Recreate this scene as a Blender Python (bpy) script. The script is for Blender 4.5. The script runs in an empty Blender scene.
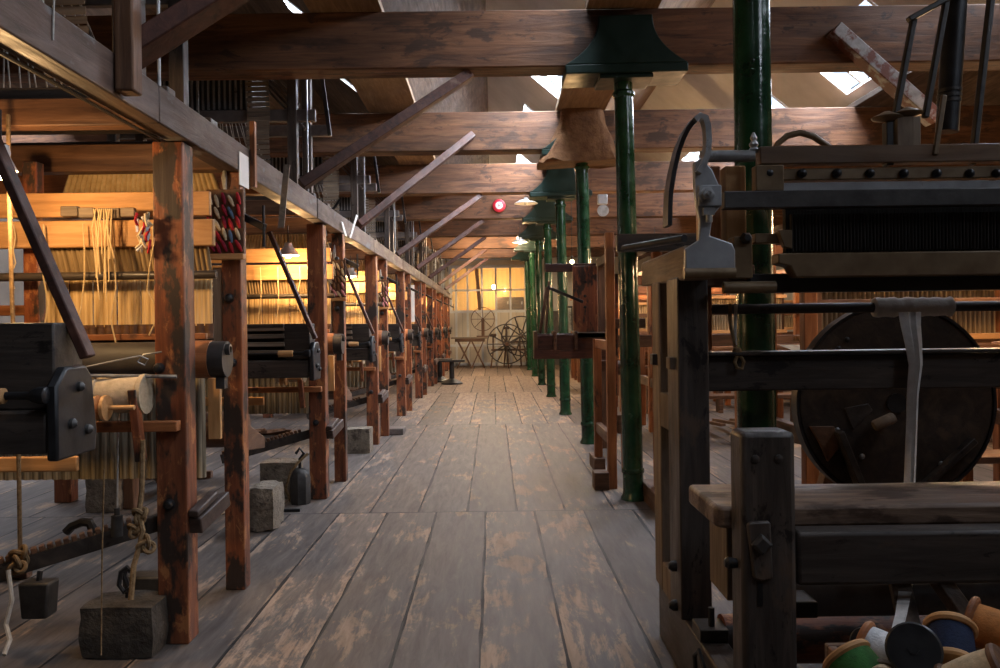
import bpy, bmesh, math, random
from mathutils import Vector, Matrix
random.seed(7)
S = bpy.context.scene
C = S.collection
PI = math.pi
# ---------------------------------------------------------------- camera model
F, CX, CY, HC, TH = 830.0, 493.0, 324.0, 1.35, 0.013
def at(px, py, Y):
    """a measured point of the photograph at depth Y -> room coordinates (metres)"""
    u, v = (px-CX)/F, (CY-py)/F
    return Vector(((u*math.cos(TH)+v*math.sin(TH))*Y, Y, HC+(-u*math.sin(TH)+v*math.cos(TH))*Y))
def fl(px, py):
    u, v = (px-CX)/F, (CY-py)/F
    w = -u*math.sin(TH)+v*math.cos(TH)
    return at(px, py, -HC/w)
# ---------------------------------------------------------------- mesh builder
def basis(d, up=(0, 0, 1)):
    d = Vector(d).normalized(); up = Vector(up)
    if abs(d.dot(up)) > .99: up = Vector((0, 1, 0)) if abs(d.y) < .9 else Vector((1, 0, 0))
    s = d.cross(up).normalized(); t = s.cross(d).normalized()
    return d, s, t
class MB:
    def __init__(self): self.v, self.f = [], []
    def add(self, vs, fs):
        n = len(self.v); self.v += [Vector(p) for p in vs]; self.f += [[i+n for i in q] for q in fs]; return self
    def box(self, x0, x1, y0, y1, z0, z1):
        x0, x1 = min(x0, x1), max(x0, x1); y0, y1 = min(y0, y1), max(y0, y1); z0, z1 = min(z0, z1), max(z0, z1)
        return self.add([(x0,y0,z0),(x1,y0,z0),(x1,y1,z0),(x0,y1,z0),(x0,y0,z1),(x1,y0,z1),(x1,y1,z1),(x0,y1,z1)],
                 [(0,3,2,1),(4,5,6,7),(0,1,5,4),(1,2,6,5),(2,3,7,6),(3,0,4,7)])
    def bar(self, p0, p1, w, h, up=(0, 0, 1), w2=None, h2=None):
        p0, p1 = Vector(p0), Vector(p1); d, s, t = basis(p1-p0, up); w2 = w2 or w; h2 = h2 or h
        vs = []
        for p, a, b in ((p0, w/2, h/2), (p1, w2/2, h2/2)):
            vs += [p-s*a-t*b, p+s*a-t*b, p+s*a+t*b, p-s*a+t*b]
        return self.add(vs, [(0,1,2,3)[::-1],(4,5,6,7),(0,1,5,4),(1,2,6,5),(2,3,7,6),(3,0,4,7)])
    def lathe(self, prof, p0, d, n=20, caps=True):
        p0 = Vector(p0); d, s, t = basis(d); vs = []; fs = []
        for r, h in prof:
            for k in range(n):
                a = 2*PI*k/n; vs.append(p0+d*h+(s*math.cos(a)+t*math.sin(a))*r)
        for i in range(len(prof)-1):
            for k in range(n):
                k2 = (k+1) % n; fs.append((i*n+k, i*n+k2, (i+1)*n+k2, (i+1)*n+k))
        if caps:
            fs.append(tuple(range(n))[::-1]); fs.append(tuple(range((len(prof)-1)*n, len(prof)*n)))
        return self.add(vs, fs)
    def cyl(self, p0, p1, r, r2=None, n=16):
        p0, p1 = Vector(p0), Vector(p1); L = (p1-p0).length
        return self.lathe([(r, 0), (r if r2 is None else r2, L)], p0, p1-p0, n)
    def tube(self, pts, r, n=8, closed=False, w=None, up=None):
        """round tube, or flat band w wide when w is given (thickness r)"""
        pts = [Vector(p) for p in pts]; m = len(pts); vs = []; fs = []; ps = None
        for i, p in enumerate(pts):
            a = pts[(i-1) % m] if (closed or i) else p; b = pts[(i+1) % m] if (closed or i < m-1) else p
            d = (b-a).normalized()
            if up is not None: s = Vector(up); s = (s-d*s.dot(d)).normalized()
            elif ps is None: s = basis(d)[1]
            else:
                s = ps-d*ps.dot(d); s = s.normalized() if s.length > 1e-6 else basis(d)[1]
            ps = s; t = d.cross(s)
            rr = r[i] if isinstance(r, (list, tuple)) else r
            if w is None:
                for k in range(n):
                    q = 2*PI*k/n; vs.append(p+(s*math.cos(q)+t*math.sin(q))*rr)
            else:
                for cs, ct in ((-1,-1),(1,-1),(1,1),(-1,1)): vs.append(p+s*cs*w/2+t*ct*rr/2)
        if w is not None: n = 4
        for i in range(m if closed else m-1):
            j = (i+1) % m
            for k in range(n): fs.append((i*n+k, i*n+(k+1) % n, j*n+(k+1) % n, j*n+k))
        if not closed:
            fs.append(tuple(range(n))[::-1]); fs.append(tuple(range((m-1)*n, m*n)))
        return self.add(vs, fs)
    def prism(self, poly, a0, a1, plane='XZ'):
        n = len(poly); f = {'XZ': lambda p, a: (p[0], a, p[1]), 'YZ': lambda p, a: (a, p[0], p[1]), 'XY': lambda p, a: (p[0], p[1], a)}[plane]
        return self.add([f(p, a0) for p in poly]+[f(p, a1) for p in poly],
            [tuple(range(n)), tuple(range(n, 2*n))[::-1]]+[(i, n+i, n+(i+1) % n, (i+1) % n) for i in range(n)])
    def ball(self, c, r, n=12, sz=1.0):
        prof = [(max(1e-4, r*math.sin(PI*i/8)), -r*sz*math.cos(PI*i/8)) for i in range(9)]
        return self.lathe(prof, c, (0, 0, 1), n)
    def rock(self, x0, x1, y0, y1, z0, z1, seed=0, amp=.06, n=5):
        rnd = random.Random(seed); bm = bmesh.new(); bmesh.ops.create_cube(bm, size=2)
        bmesh.ops.subdivide_edges(bm, edges=bm.edges[:], cuts=n, use_grid_fill=True)
        ax = [rnd.uniform(0, 6) for _ in range(6)]
        vs = []
        for v in bm.verts:
            p = v.co; q = p.normalized()*1.25; p = p*.84+q*.16*1.0
            k = 1+amp*(math.sin(3*p.x+ax[0])+math.sin(3.7*p.y+ax[1])+math.sin(4.1*p.z+ax[2]))*.5+rnd.uniform(-.4, .4)*amp
            p = p*k; zz = max(-1, p.z)
            vs.append((x0+(p.x+1)/2*(x1-x0), y0+(p.y+1)/2*(y1-y0), z0+(zz+1)/2*(z1-z0)))
        bm.verts.index_update()
        fs = [[v.index for v in f.verts] for f in bm.faces]; bm.free()
        return self.add(vs, fs)
    def build(self, name, mat, parent=None, bevel=0, smooth=True, base=False):
        lo = Vector([min(p[i] for p in self.v) for i in range(3)]); hi = Vector([max(p[i] for p in self.v) for i in range(3)])
        c = (lo+hi)/2
        if base: c.z = lo.z
        me = bpy.data.meshes.new(name); me.from_pydata([p-c for p in self.v], [], self.f); 
        bm = bmesh.new(); bm.from_mesh(me); bmesh.ops.recalc_face_normals(bm, faces=bm.faces[:]); bm.to_mesh(me); bm.free()
        if smooth:
            me.shade_smooth(); me.set_sharp_from_angle(angle=math.radians(38))
        me.materials.append(mat)
        o = bpy.data.objects.new(name, me); C.objects.link(o); o.location = c
        if parent: o.parent = parent
        if bevel:
            b = o.modifiers.new('bevel', 'BEVEL'); b.width = bevel; b.segments = 2; b.limit_method = 'ANGLE'; b.angle_limit = math.radians(50)
        return o
def tag(o, label=None, cat=None, group=None, kind=None):
    for k, v in (('label', label), ('category', cat), ('group', group), ('kind', kind)):
        if v: o[k] = v
    return o
def thing(name, label, cat, loc=(0, 0, 0), group=None):
    o = bpy.data.objects.new(name, None); C.objects.link(o); o.location = loc; o.empty_display_size = .1
    return tag(o, label, cat, group)
def dup(root, loc, label, rotz=None):
    def cp(o, par):
        c = o.copy(); C.objects.link(c)
        if par: c.parent = par
        for ch in kids.get(o.name, []): cp(ch, c)
        return c
    kids = {}
    st = [root]
    while st:
        o = st.pop(); kids[o.name] = list(o.children); st += kids[o.name]
    r = cp(root, None); r.location = loc
    if rotz is not None: r.rotation_euler = (0, 0, rotz)
    if label: r['label'] = label
    return r
# ---------------------------------------------------------------- materials
def new(name):
    m = bpy.data.materials.new(name); m.use_nodes = True; n = m.node_tree.nodes; n.clear()
    out = n.new('ShaderNodeOutputMaterial'); b = n.new('ShaderNodeBsdfPrincipled'); m.node_tree.links.new(b.outputs[0], out.inputs[0])
    return m, n, m.node_tree.links, b
def ramp(n, stops, inter='LINEAR'):
    r = n.new('ShaderNodeValToRGB'); r.color_ramp.interpolation = inter
    e = r.color_ramp.elements
    e[0].position, e[0].color = stops[0][0], (*stops[0][1], 1); e[1].position, e[1].color = stops[-1][0], (*stops[-1][1], 1)
    for p, c in stops[1:-1]:
        x = e.new(p); x.color = (*c, 1)
    return r
def coords(n, L, scale, world=False):
    tc = n.new('ShaderNodeTexCoord'); mp = n.new('ShaderNodeMapping'); mp.inputs['Scale'].default_value = scale
    if world:
        g = n.new('ShaderNodeNewGeometry'); L.new(g.outputs['Position'], mp.inputs[0])
    else:
        oi = n.new('ShaderNodeObjectInfo'); mu = n.new('ShaderNodeVectorMath'); mu.operation = 'ADD'
        sc = n.new('ShaderNodeMath'); sc.operation = 'MULTIPLY'; sc.inputs[1].default_value = 37.0
        L.new(oi.outputs['Random'], sc.inputs[0]); L.new(tc.outputs['Object'], mu.inputs[0]); L.new(sc.outputs[0], mu.inputs[1]); L.new(mu.outputs[0], mp.inputs[0])
    return mp
def noise(n, L, mp, scale, detail=5, rough=.6, dist=0):
    x = n.new('ShaderNodeTexNoise'); x.inputs['Scale'].default_value = scale; x.inputs['Detail'].default_value = detail
    x.inputs['Roughness'].default_value = rough; x.inputs['Distortion'].default_value = dist; L.new(mp.outputs[0], x.inputs['Vector']); return x
def mixc(n, L, fac, a, b, mode='MIX'):
    x = n.new('ShaderNodeMix'); x.data_type = 'RGBA'; x.blend_type = mode
    if isinstance(fac, (int, float)): x.inputs[0].default_value = fac
    else: L.new(fac, x.inputs[0])
    for s, i in ((a, 6), (b, 7)):
        if isinstance(s, tuple): x.inputs[i].default_value = (*s, 1)
        else: L.new(s, x.inputs[i])
    return x.outputs[2]
def wood(name, dark, mid, light, axis='Z', rough=.55, bump=.25, patch=None, patch_at=.56, scale=1.0, spec=.4, stops=(.28, .5, .72), wear=None, wear_at=.57):
    m, n, L, b = new(name)
    st = {'X': (.09, 1, 1), 'Y': (1, .09, 1), 'Z': (1, 1, .09), 'D': (.5, .5, .5)}[axis]
    mp = coords(n, L, tuple(s*scale for s in st))
    g = noise(n, L, mp, 26, 6, .65, .6); r = ramp(n, [(stops[0], dark), (stops[1], mid), (stops[2], light)]); L.new(g.outputs[0], r.inputs[0])
    col = r.outputs[0]
    mp2 = coords(n, L, tuple(.4+.6*s for s in st))
    k = noise(n, L, mp2, 7*scale, 5, .62)
    if wear:
        kw = noise(n, L, mp2, 13*scale, 7, .72, .4); rw = ramp(n, [(wear_at-.02, (0,0,0)), (wear_at+.03, (1,1,1))]); L.new(kw.outputs[0], rw.inputs[0])
        col = mixc(n, L, rw.outputs[0], col, wear)
    if patch:
        rp = ramp(n, [(patch_at-.03, (0,0,0)), (patch_at+.03, (1,1,1))]); L.new(k.outputs[0], rp.inputs[0])
        col = mixc(n, L, rp.outputs[0], col, patch)
    k2 = noise(n, L, mp2, 2.2, 3, .5); r2 = ramp(n, [(.3, (.62,.62,.62)), (.7, (1.25,1.2,1.15))]); L.new(k2.outputs[0], r2.inputs[0])
    col = mixc(n, L, 1.0, col, r2.outputs[0], 'MULTIPLY')
    L.new(col, b.inputs['Base Color'])
    rr = ramp(n, [(.3, (rough-.12,)*3), (.7, (min(1, rough+.2),)*3)]); L.new(k.outputs[0], rr.inputs[0]); L.new(rr.outputs[0], b.inputs['Roughness'])
    b.inputs['Specular IOR Level'].default_value = spec
    bp = n.new('ShaderNodeBump'); bp.inputs['Strength'].default_value = bump; bp.inputs['Distance'].default_value = .01
    L.new(g.outputs[0], bp.inputs['Height']); L.new(bp.outputs[0], b.inputs['Normal'])
    return m
def plain(name, c1, c2, rough=.5, metal=0, scale=12, bump=.1, spec=.5, dist=.004, rust=None, rust_at=.6):
    m, n, L, b = new(name); mp = coords(n, L, (1, 1, 1)); g = noise(n, L, mp, scale, 5, .6)
    r = ramp(n, [(.3, c1), (.7, c2)]); L.new(g.outputs[0], r.inputs[0]); col = r.outputs[0]
    if rust:
        k = noise(n, L, mp, scale*.45, 6, .7); rp = ramp(n, [(rust_at-.04, (0,0,0)), (rust_at+.04, (1,1,1))]); L.new(k.outputs[0], rp.inputs[0])
        col = mixc(n, L, rp.outputs[0], col, rust)
    L.new(col, b.inputs['Base Color']); b.inputs['Metallic'].default_value = metal; b.inputs['Specular IOR Level'].default_value = spec
    rr = ramp(n, [(.3, (max(.05, rough-.1),)*3), (.7, (min(1, rough+.12),)*3)]); L.new(g.outputs[0], rr.inputs[0]); L.new(rr.outputs[0], b.inputs['Roughness'])
    if bump:
        bp = n.new('ShaderNodeBump'); bp.inputs['Strength'].default_value = bump; bp.inputs['Distance'].default_value = dist
        g2 = noise(n, L, mp, scale*2.5, 4, .6); L.new(g2.outputs[0], bp.inputs['Height']); L.new(bp.outputs[0], b.inputs['Normal'])
    return m
def threads(name, dark, light, per_m=70, axis=0, rough=.8):
    m, n, L, b = new(name); tc = n.new('ShaderNodeTexCoord'); sp = n.new('ShaderNodeSeparateXYZ'); L.new(tc.outputs['Object'], sp.inputs[0])
    mp = n.new('ShaderNodeMapping'); sc = [2, 2, 2]; sc[axis] = per_m; mp.inputs['Scale'].default_value = sc; L.new(tc.outputs['Object'], mp.inputs[0])
    g = noise(n, L, mp, 1.0, 2, .5); r = ramp(n, [(.35, dark), (.6, light)]); L.new(g.outputs[0], r.inputs[0])
    L.new(r.outputs[0], b.inputs['Base Color']); b.inputs['Roughness'].default_value = rough; b.inputs['Specular IOR Level'].default_value = .15
    bp = n.new('ShaderNodeBump'); bp.inputs['Strength'].default_value = .5; bp.inputs['Distance'].default_value = .004; L.new(g.outputs[0], bp.inputs['Height']); L.new(bp.outputs[0], b.inputs['Normal'])
    return m
def glow(name, col, st):
    m = bpy.data.materials.new(name); m.use_nodes = True; n = m.node_tree.nodes; n.clear()
    o = n.new('ShaderNodeOutputMaterial'); e = n.new('ShaderNodeEmission'); e.inputs[0].default_value = (*col, 1); e.inputs[1].default_value = st
    m.node_tree.links.new(e.outputs[0], o.inputs[0]); return m
def pane(name, tint=(.95, .97, 1), gl=.08):
    m = bpy.data.materials.new(name); m.use_nodes = True; n = m.node_tree.nodes; n.clear(); L = m.node_tree.links
    o = n.new('ShaderNodeOutputMaterial'); t = n.new('ShaderNodeBsdfTransparent'); t.inputs[0].default_value = (*tint, 1)
    g = n.new('ShaderNodeBsdfGlossy'); g.inputs[1].default_value = .05; x = n.new('ShaderNodeMixShader'); x.inputs[0].default_value = gl
    L.new(t.outputs[0], x.inputs[1]); L.new(g.outputs[0], x.inputs[2]); L.new(x.outputs[0], o.inputs[0]); return m
M = {}
for ax in 'XYZD':
    M['red'+ax] = wood('red_stained_post_'+ax, (.08,.024,.012), (.20,.06,.024), (.34,.12,.045), ax, .45, .3, patch=(.034,.02,.014), patch_at=.55, spec=.5, wear=(.40,.165,.06), wear_at=.575)
    M['beam'+ax] = wood('old_roof_timber_'+ax, (.034,.015,.008), (.112,.05,.023), (.19,.092,.044), ax, .7, .7, patch=(.055,.03,.019), patch_at=.6, scale=.7, wear=(.05,.025,.014), wear_at=.6)
    M['brown'+ax] = wood('brown_loom_timber_'+ax, (.05,.024,.014), (.12,.058,.03), (.2,.105,.055), ax, .55, .3)
    M['black'+ax] = wood('dark_painted_timber_'+ax, (.026,.02,.017), (.052,.042,.036), (.095,.075,.06), ax, .42, .25, patch=(.085,.058,.04), patch_at=.66, wear=(.012,.010,.009), wear_at=.6)
    M['pine'+ax] = wood('pine_board_'+ax, (.36,.17,.06), (.52,.28,.11), (.66,.38,.17), ax, .6, .15)
    M['orange'+ax] = wood('orange_oak_'+ax, (.16,.055,.02), (.30,.11,.038), (.42,.18,.07), ax, .5, .25, patch=(.10,.04,.02), patch_at=.62)
    M['brace'+ax] = wood('reddish_brace_timber_'+ax, (.028,.010,.007), (.065,.024,.015), (.11,.046,.028), ax, .6, .35, patch=(.13,.08,.06), patch_at=.68, wear=(.03,.014,.01), wear_at=.6)
    M['dust'+ax] = wood('dusty_dark_beam_'+ax, (.035,.02,.015), (.075,.048,.038), (.125,.085,.068), ax, .55, .35, patch=(.12,.115,.118), patch_at=.61)
    M['grey'+ax] = wood('weathered_timber_'+ax, (.10,.075,.055), (.19,.145,.105), (.30,.235,.17), ax, .7, .35)
    M['bench'+ax] = wood('worn_bench_wood_'+ax, (.05,.032,.022), (.15,.1,.07), (.28,.2,.14), ax, .5, .4, patch=(.06,.035,.022), patch_at=.55)
M['slate'] = plain('bluish_dusty_beam_face', (.05,.04,.036), (.13,.115,.11), .55, 0, 9, .2)
M['iron'] = plain('black_iron', (.012,.012,.013), (.03,.03,.032), .42, .3, 14, .15)
M['steel'] = plain('worn_steel', (.2,.2,.2), (.36,.37,.37), .36, .5, 14, .1, rust=(.09,.06,.04), rust_at=.62)
M['casting'] = plain('grey_painted_casting', (.24,.245,.25), (.36,.37,.38), .4, .15, 9, .12, rust=(.12,.09,.06), rust_at=.66)
M['brass'] = plain('tarnished_brass', (.12,.075,.036), (.22,.148,.076), .42, .2, 10, .1)
M['green'] = plain('green_gloss_paint', (.006,.03,.013), (.013,.064,.027), .16, 0, 8, .35, spec=.7, dist=.006, rust=(.025,.06,.025), rust_at=.6)
M['greencap'] = plain('dark_green_gloss_paint', (.003,.013,.009), (.006,.021,.015), .38, 0, 8, .12, spec=.3)
M['sack'] = plain('brown_sacking', (.085,.04,.02), (.17,.088,.042), .9, 0, 9, .5, spec=.1, dist=.02)
M['stone'] = plain('rough_stone', (.12,.095,.07), (.25,.205,.155), .85, 0, 16, .9, spec=.2, dist=.015, rust=(.075,.058,.045), rust_at=.6)
M['leadgrey'] = plain('lead_weight', (.03,.027,.025), (.072,.066,.06), .5, .3, 14, .3)
M['darkstone'] = plain('dark_rough_stone', (.035,.028,.022), (.095,.08,.063), .8, 0, 14, .9, spec=.2, dist=.012)
M['rope'] = plain('hemp_rope', (.13,.08,.04), (.30,.2,.105), .9, 0, 60, .6, spec=.1)
M['cord'] = plain('pale_cord', (.5,.36,.18), (.68,.52,.3), .85, 0, 30, .1, spec=.1)
M['greycord'] = plain('grey_cord', (.3,.28,.25), (.5,.48,.44), .85, 0, 30, .1, spec=.1)
M['linen'] = plain('pale_linen', (.5,.47,.43), (.66,.63,.6), .9, 0, 22, .4, spec=.1, dist=.006)
M['buff'] = plain('buff_wrapped_yarn', (.42,.33,.22), (.6,.49,.34), .85, 0, 40, .4, spec=.1)
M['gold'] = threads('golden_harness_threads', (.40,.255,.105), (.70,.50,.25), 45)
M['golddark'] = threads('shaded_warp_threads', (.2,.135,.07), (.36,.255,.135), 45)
M['lingo'] = threads('hanging_lingo_cords', (.1,.085,.06), (.36,.31,.22), 90)
M['silk'] = threads('dark_heddle_comb', (.01,.01,.01), (.06,.055,.05), 260)
M['cloth'] = plain('dark_cloth_roll', (.035,.03,.027), (.06,.052,.045), .6, 0, 10, .1)
M['wrapwhite'] = plain('white_enamel', (.7,.7,.68), (.8,.8,.78), .3, 0, 5, .02)
M['paper'] = plain('white_paper', (.7,.69,.66), (.82,.81,.79), .8, 0, 5, .02)
M['plaster'] = plain('white_plaster', (.54,.54,.53), (.68,.68,.67), .85, 0, 3, .1)
M['cream'] = plain('cream_paint', (.62,.5,.33), (.74,.62,.43), .6, 0, 3, .05)
M['darkboard'] = wood('dark_roof_boards', (.05,.034,.026), (.1,.07,.052), (.17,.12,.09), 'Y', .8, .4)
M['wallbrown'] = plain('dingy_wall', (.11,.085,.065), (.17,.135,.105), .9, 0, 2, .2)
M['glass'] = pane('window_glass'); M['skyglass'] = pane('roof_glass', (.9,.94,1), .06)
M['bulb'] = glow('lit_bulb', (1, .66, .3), 60)
M['redmetal'] = plain('red_paint', (.5,.015,.03), (.6,.02,.04), .35, 0, 5, .02)
for nm, c in (('y_red',(.42,.025,.03)),('y_crimson',(.27,.02,.04)),('y_cream',(.6,.46,.29)),('y_blue',(.12,.18,.27)),('y_brown',(.2,.1,.05)),('y_pink',(.6,.25,.25)),
              ('y_green',(.035,.12,.03)),('y_navy',(.018,.026,.055)),('y_orange',(.5,.2,.06)),('y_white',(.72,.72,.72))):
    M[nm] = plain(nm.replace('y_', 'yarn_'), tuple(x*.75 for x in c), tuple(min(1, x*1.2) for x in c), .75, 0, 60, .4, spec=.15)
M['gutter'] = wood('gutter_soffit_boards', (.14,.08,.04), (.22,.135,.07), (.3,.195,.11), 'Y', .7, .4)
# floor -------------------------------------------------------------------
def floor_mat():
    m, n, L, b = new('worn_painted_boards')
    g = n.new('ShaderNodeNewGeometry'); sp = n.new('ShaderNodeSeparateXYZ'); L.new(g.outputs['Position'], sp.inputs[0])
    def mt(op, a, c=None, d=None):
        x = n.new('ShaderNodeMath'); x.operation = op
        for i, s in enumerate((a, c, d)):
            if s is None: continue
            if isinstance(s, (int, float)): x.inputs[i].default_value = s
            else: L.new(s, x.inputs[i])
        return x.outputs[0]
    jy = mt('DIVIDE', mt('ADD', sp.outputs[1], -0.78), 5.2)            # butt joints every 5.2 m
    row = mt('FLOOR', jy)
    wob = n.new('ShaderNodeTexNoise'); wob.inputs['Scale'].default_value = 1.1; L.new(g.outputs['Position'], wob.inputs['Vector'])
    xs = mt('ADD', mt('DIVIDE', mt('ADD', sp.outputs[0], mt('MULTIPLY', wob.outputs[0], .02)), .352), mt('ADD', mt('MULTIPLY', row, .37), .17))
    idx = mt('FLOOR', xs); fx = mt('SUBTRACT', xs, idx); fy = mt('SUBTRACT', jy, row)
    dx = mt('MULTIPLY', mt('MINIMUM', fx, mt('SUBTRACT', 1.0, fx)), .352)
    dy = mt('MULTIPLY', mt('MINIMUM', fy, mt('SUBTRACT', 1.0, fy)), 5.2)
    gapn = n.new('ShaderNodeTexNoise'); gapn.inputs['Scale'].default_value = 2.6; gapn.inputs['Detail'].default_value = 5; L.new(g.outputs['Position'], gapn.inputs['Vector'])
    gap = mt('LESS_THAN', mt('MINIMUM', dx, dy), mt('MULTIPLY_ADD', gapn.outputs[0], .026, -.0055))
    cv = n.new('ShaderNodeCombineXYZ'); L.new(idx, cv.inputs[0]); L.new(row, cv.inputs[1])
    wn = n.new('ShaderNodeTexWhiteNoise'); wn.noise_dimensions = '2D'; L.new(cv.outputs[0], wn.inputs['Vector'])
    mp = n.new('ShaderNodeMapping'); mp.inputs['Scale'].default_value = (1, .12, 1); L.new(g.outputs['Position'], mp.inputs[0])
    off = n.new('ShaderNodeVectorMath'); off.operation = 'ADD'; L.new(mp.outputs[0], off.inputs[0])
    of2 = n.new('ShaderNodeVectorMath'); of2.operation = 'SCALE'; of2.inputs[3].default_value = 9; L.new(wn.outputs['Color'], of2.inputs[0]); L.new(of2.outputs[0], off.inputs[1])
    gr = noise(n, L, off, 22, 7, .7, .5)
    bare = ramp(n, [(.25, (.13,.083,.055)), (.5, (.22,.155,.108)), (.75, (.33,.245,.178))]); L.new(gr.outputs[0], bare.inputs[0])
    paint = ramp(n, [(.3, (.047,.036,.030)), (.7, (.128,.105,.092))]); L.new(gr.outputs[0], paint.inputs[0])
    mp3 = n.new('ShaderNodeMapping'); mp3.inputs['Scale'].default_value = (1, .42, 1); L.new(g.outputs['Position'], mp3.inputs[0])
    of3 = n.new('ShaderNodeVectorMath'); of3.operation = 'ADD'; L.new(mp3.outputs[0], of3.inputs[0])
    of4 = n.new('ShaderNodeVectorMath'); of4.operation = 'SCALE'; of4.inputs[3].default_value = .35; L.new(wn.outputs['Color'], of4.inputs[0]); L.new(of4.outputs[0], of3.inputs[1])
    wr = noise(n, L, of3, 3.6, 9, .74, .3)
    edge = mt('MULTIPLY', mt('SUBTRACT', 1.0, mt('MINIMUM', mt('DIVIDE', dx, .05), 1.0)), .07)
    far = mt('MULTIPLY', mt('MAXIMUM', mt('SUBTRACT', mt('MINIMUM', sp.outputs[1], 18.0), 12.5), 0.0), .075)
    lvl = mt('ADD', mt('ADD', wr.outputs[0], edge), mt('ADD', far, mt('MULTIPLY_ADD', wn.outputs[0], .07, -.035)))
    lvl = mt('ADD', lvl, mt('MULTIPLY_ADD', gr.outputs[0], .36, -.18))
    wm = ramp(n, [(.555, (0,0,0)), (.615, (1,1,1))]); L.new(lvl, wm.inputs[0])
    col = mixc(n, L, wm.outputs[0], paint.outputs[0], bare.outputs[0])
    tone = n.new('ShaderNodeMapRange'); tone.inputs[3].default_value = .75; tone.inputs[4].default_value = 1.25; L.new(wn.outputs[0], tone.inputs[0])
    tv = n.new('ShaderNodeCombineColor'); [L.new(tone.outputs[0], tv.inputs[i]) for i in range(3)]
    col = mixc(n, L, 1.0, col, tv.outputs[0], 'MULTIPLY')
    col = mixc(n, L, gap, col, (.008,.006,.005))
    L.new(col, b.inputs['Base Color'])
    rr = mixc(n, L, wm.outputs[0], (.6,.6,.6), (.8,.8,.8)); L.new(rr, b.inputs['Roughness']); b.inputs['Specular IOR Level'].default_value = .35
    hh = mt('SUBTRACT', mt('MULTIPLY', gr.outputs[0], .35), mt('MULTIPLY', gap, 1.5))
    bp = n.new('ShaderNodeBump'); bp.inputs['Strength'].default_value = .5; bp.inputs['Distance'].default_value = .008; L.new(hh, bp.inputs['Height']); L.new(bp.outputs[0], b.inputs['Normal'])
    return m
M['floor'] = floor_mat()
def boards(name, c1, c2, per, axis):
    m, n, L, b = new(name); g = n.new('ShaderNodeNewGeometry'); sp = n.new('ShaderNodeSeparateXYZ'); L.new(g.outputs['Position'], sp.inputs[0])
    x = n.new('ShaderNodeMath'); x.operation = 'MULTIPLY'; x.inputs[1].default_value = per; L.new(sp.outputs[axis], x.inputs[0])
    fr = n.new('ShaderNodeMath'); fr.operation = 'FRACT'; L.new(x.outputs[0], fr.inputs[0])
    r = ramp(n, [(.0, tuple(c*.35 for c in c1)), (.05, c1), (1, c2)]); L.new(fr.outputs[0], r.inputs[0]); L.new(r.outputs[0], b.inputs['Base Color']); b.inputs['Roughness'].default_value = .6
    return m
M['ochreboards'] = boards('ochre_matchboard', (.55,.36,.13), (.62,.42,.17), 6, 0)
M['creamboards'] = boards('cream_matchboard', (.66,.58,.45), (.72,.64,.5), 4, 0)

# ================================================================ THE SETTING
def struct(name, mb, mat, bevel=0, label=None):
    return tag(mb.build(name, mat, None, bevel), label, None, None, 'structure')
XL, XR, YB, YF = -7.2, 8.4, -3.6, 27.0
struct('floor', MB().box(XL-.1, XR+.1, YB-.1, YF+3, -.12, 0), M['floor'])
struct('wall_left', MB().box(XL-.2, XL, YB, YF+3, 0, 5.6), M['wallbrown'])
struct('wall_right', MB().box(XR, XR+.2, YB, YF+3, 0, 5.6), M['plaster'])
struct('wall_rear', MB().box(XL, XR, YB-.2, YB, 0, 5.6), M['wallbrown'])
PX0, PX1 = at(449, 300, YF).x, at(529, 300, YF).x
ZW0, ZW1 = at(490, 310, YF).z, at(490, 268, YF).z
wb = MB()
wb.box(XL, PX0, YF, YF+.15, 0, 5.6); wb.box(PX1, XR, YF, YF+.15, 0, 5.6); wb.box(PX0, PX1, YF, YF+.15, ZW1+.1, 5.6)
struct('wall_back', wb, M['plaster'])
# lower matchboarded partition below the inner window
struct('wall_partition', MB().box(PX0, PX1, YF+.02, YF+.12, 0, ZW0), M['creamboards'])
struct('wall_office', MB().box(PX0-.6, PX1+.8, YF+2.4, YF+2.5, 0, 4.2), M['ochreboards'])
struct('ceiling_office', MB().box(PX0-.6, PX1+.8, YF+.15, YF+2.5, 3.5, 3.6), M['cream'])
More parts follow.
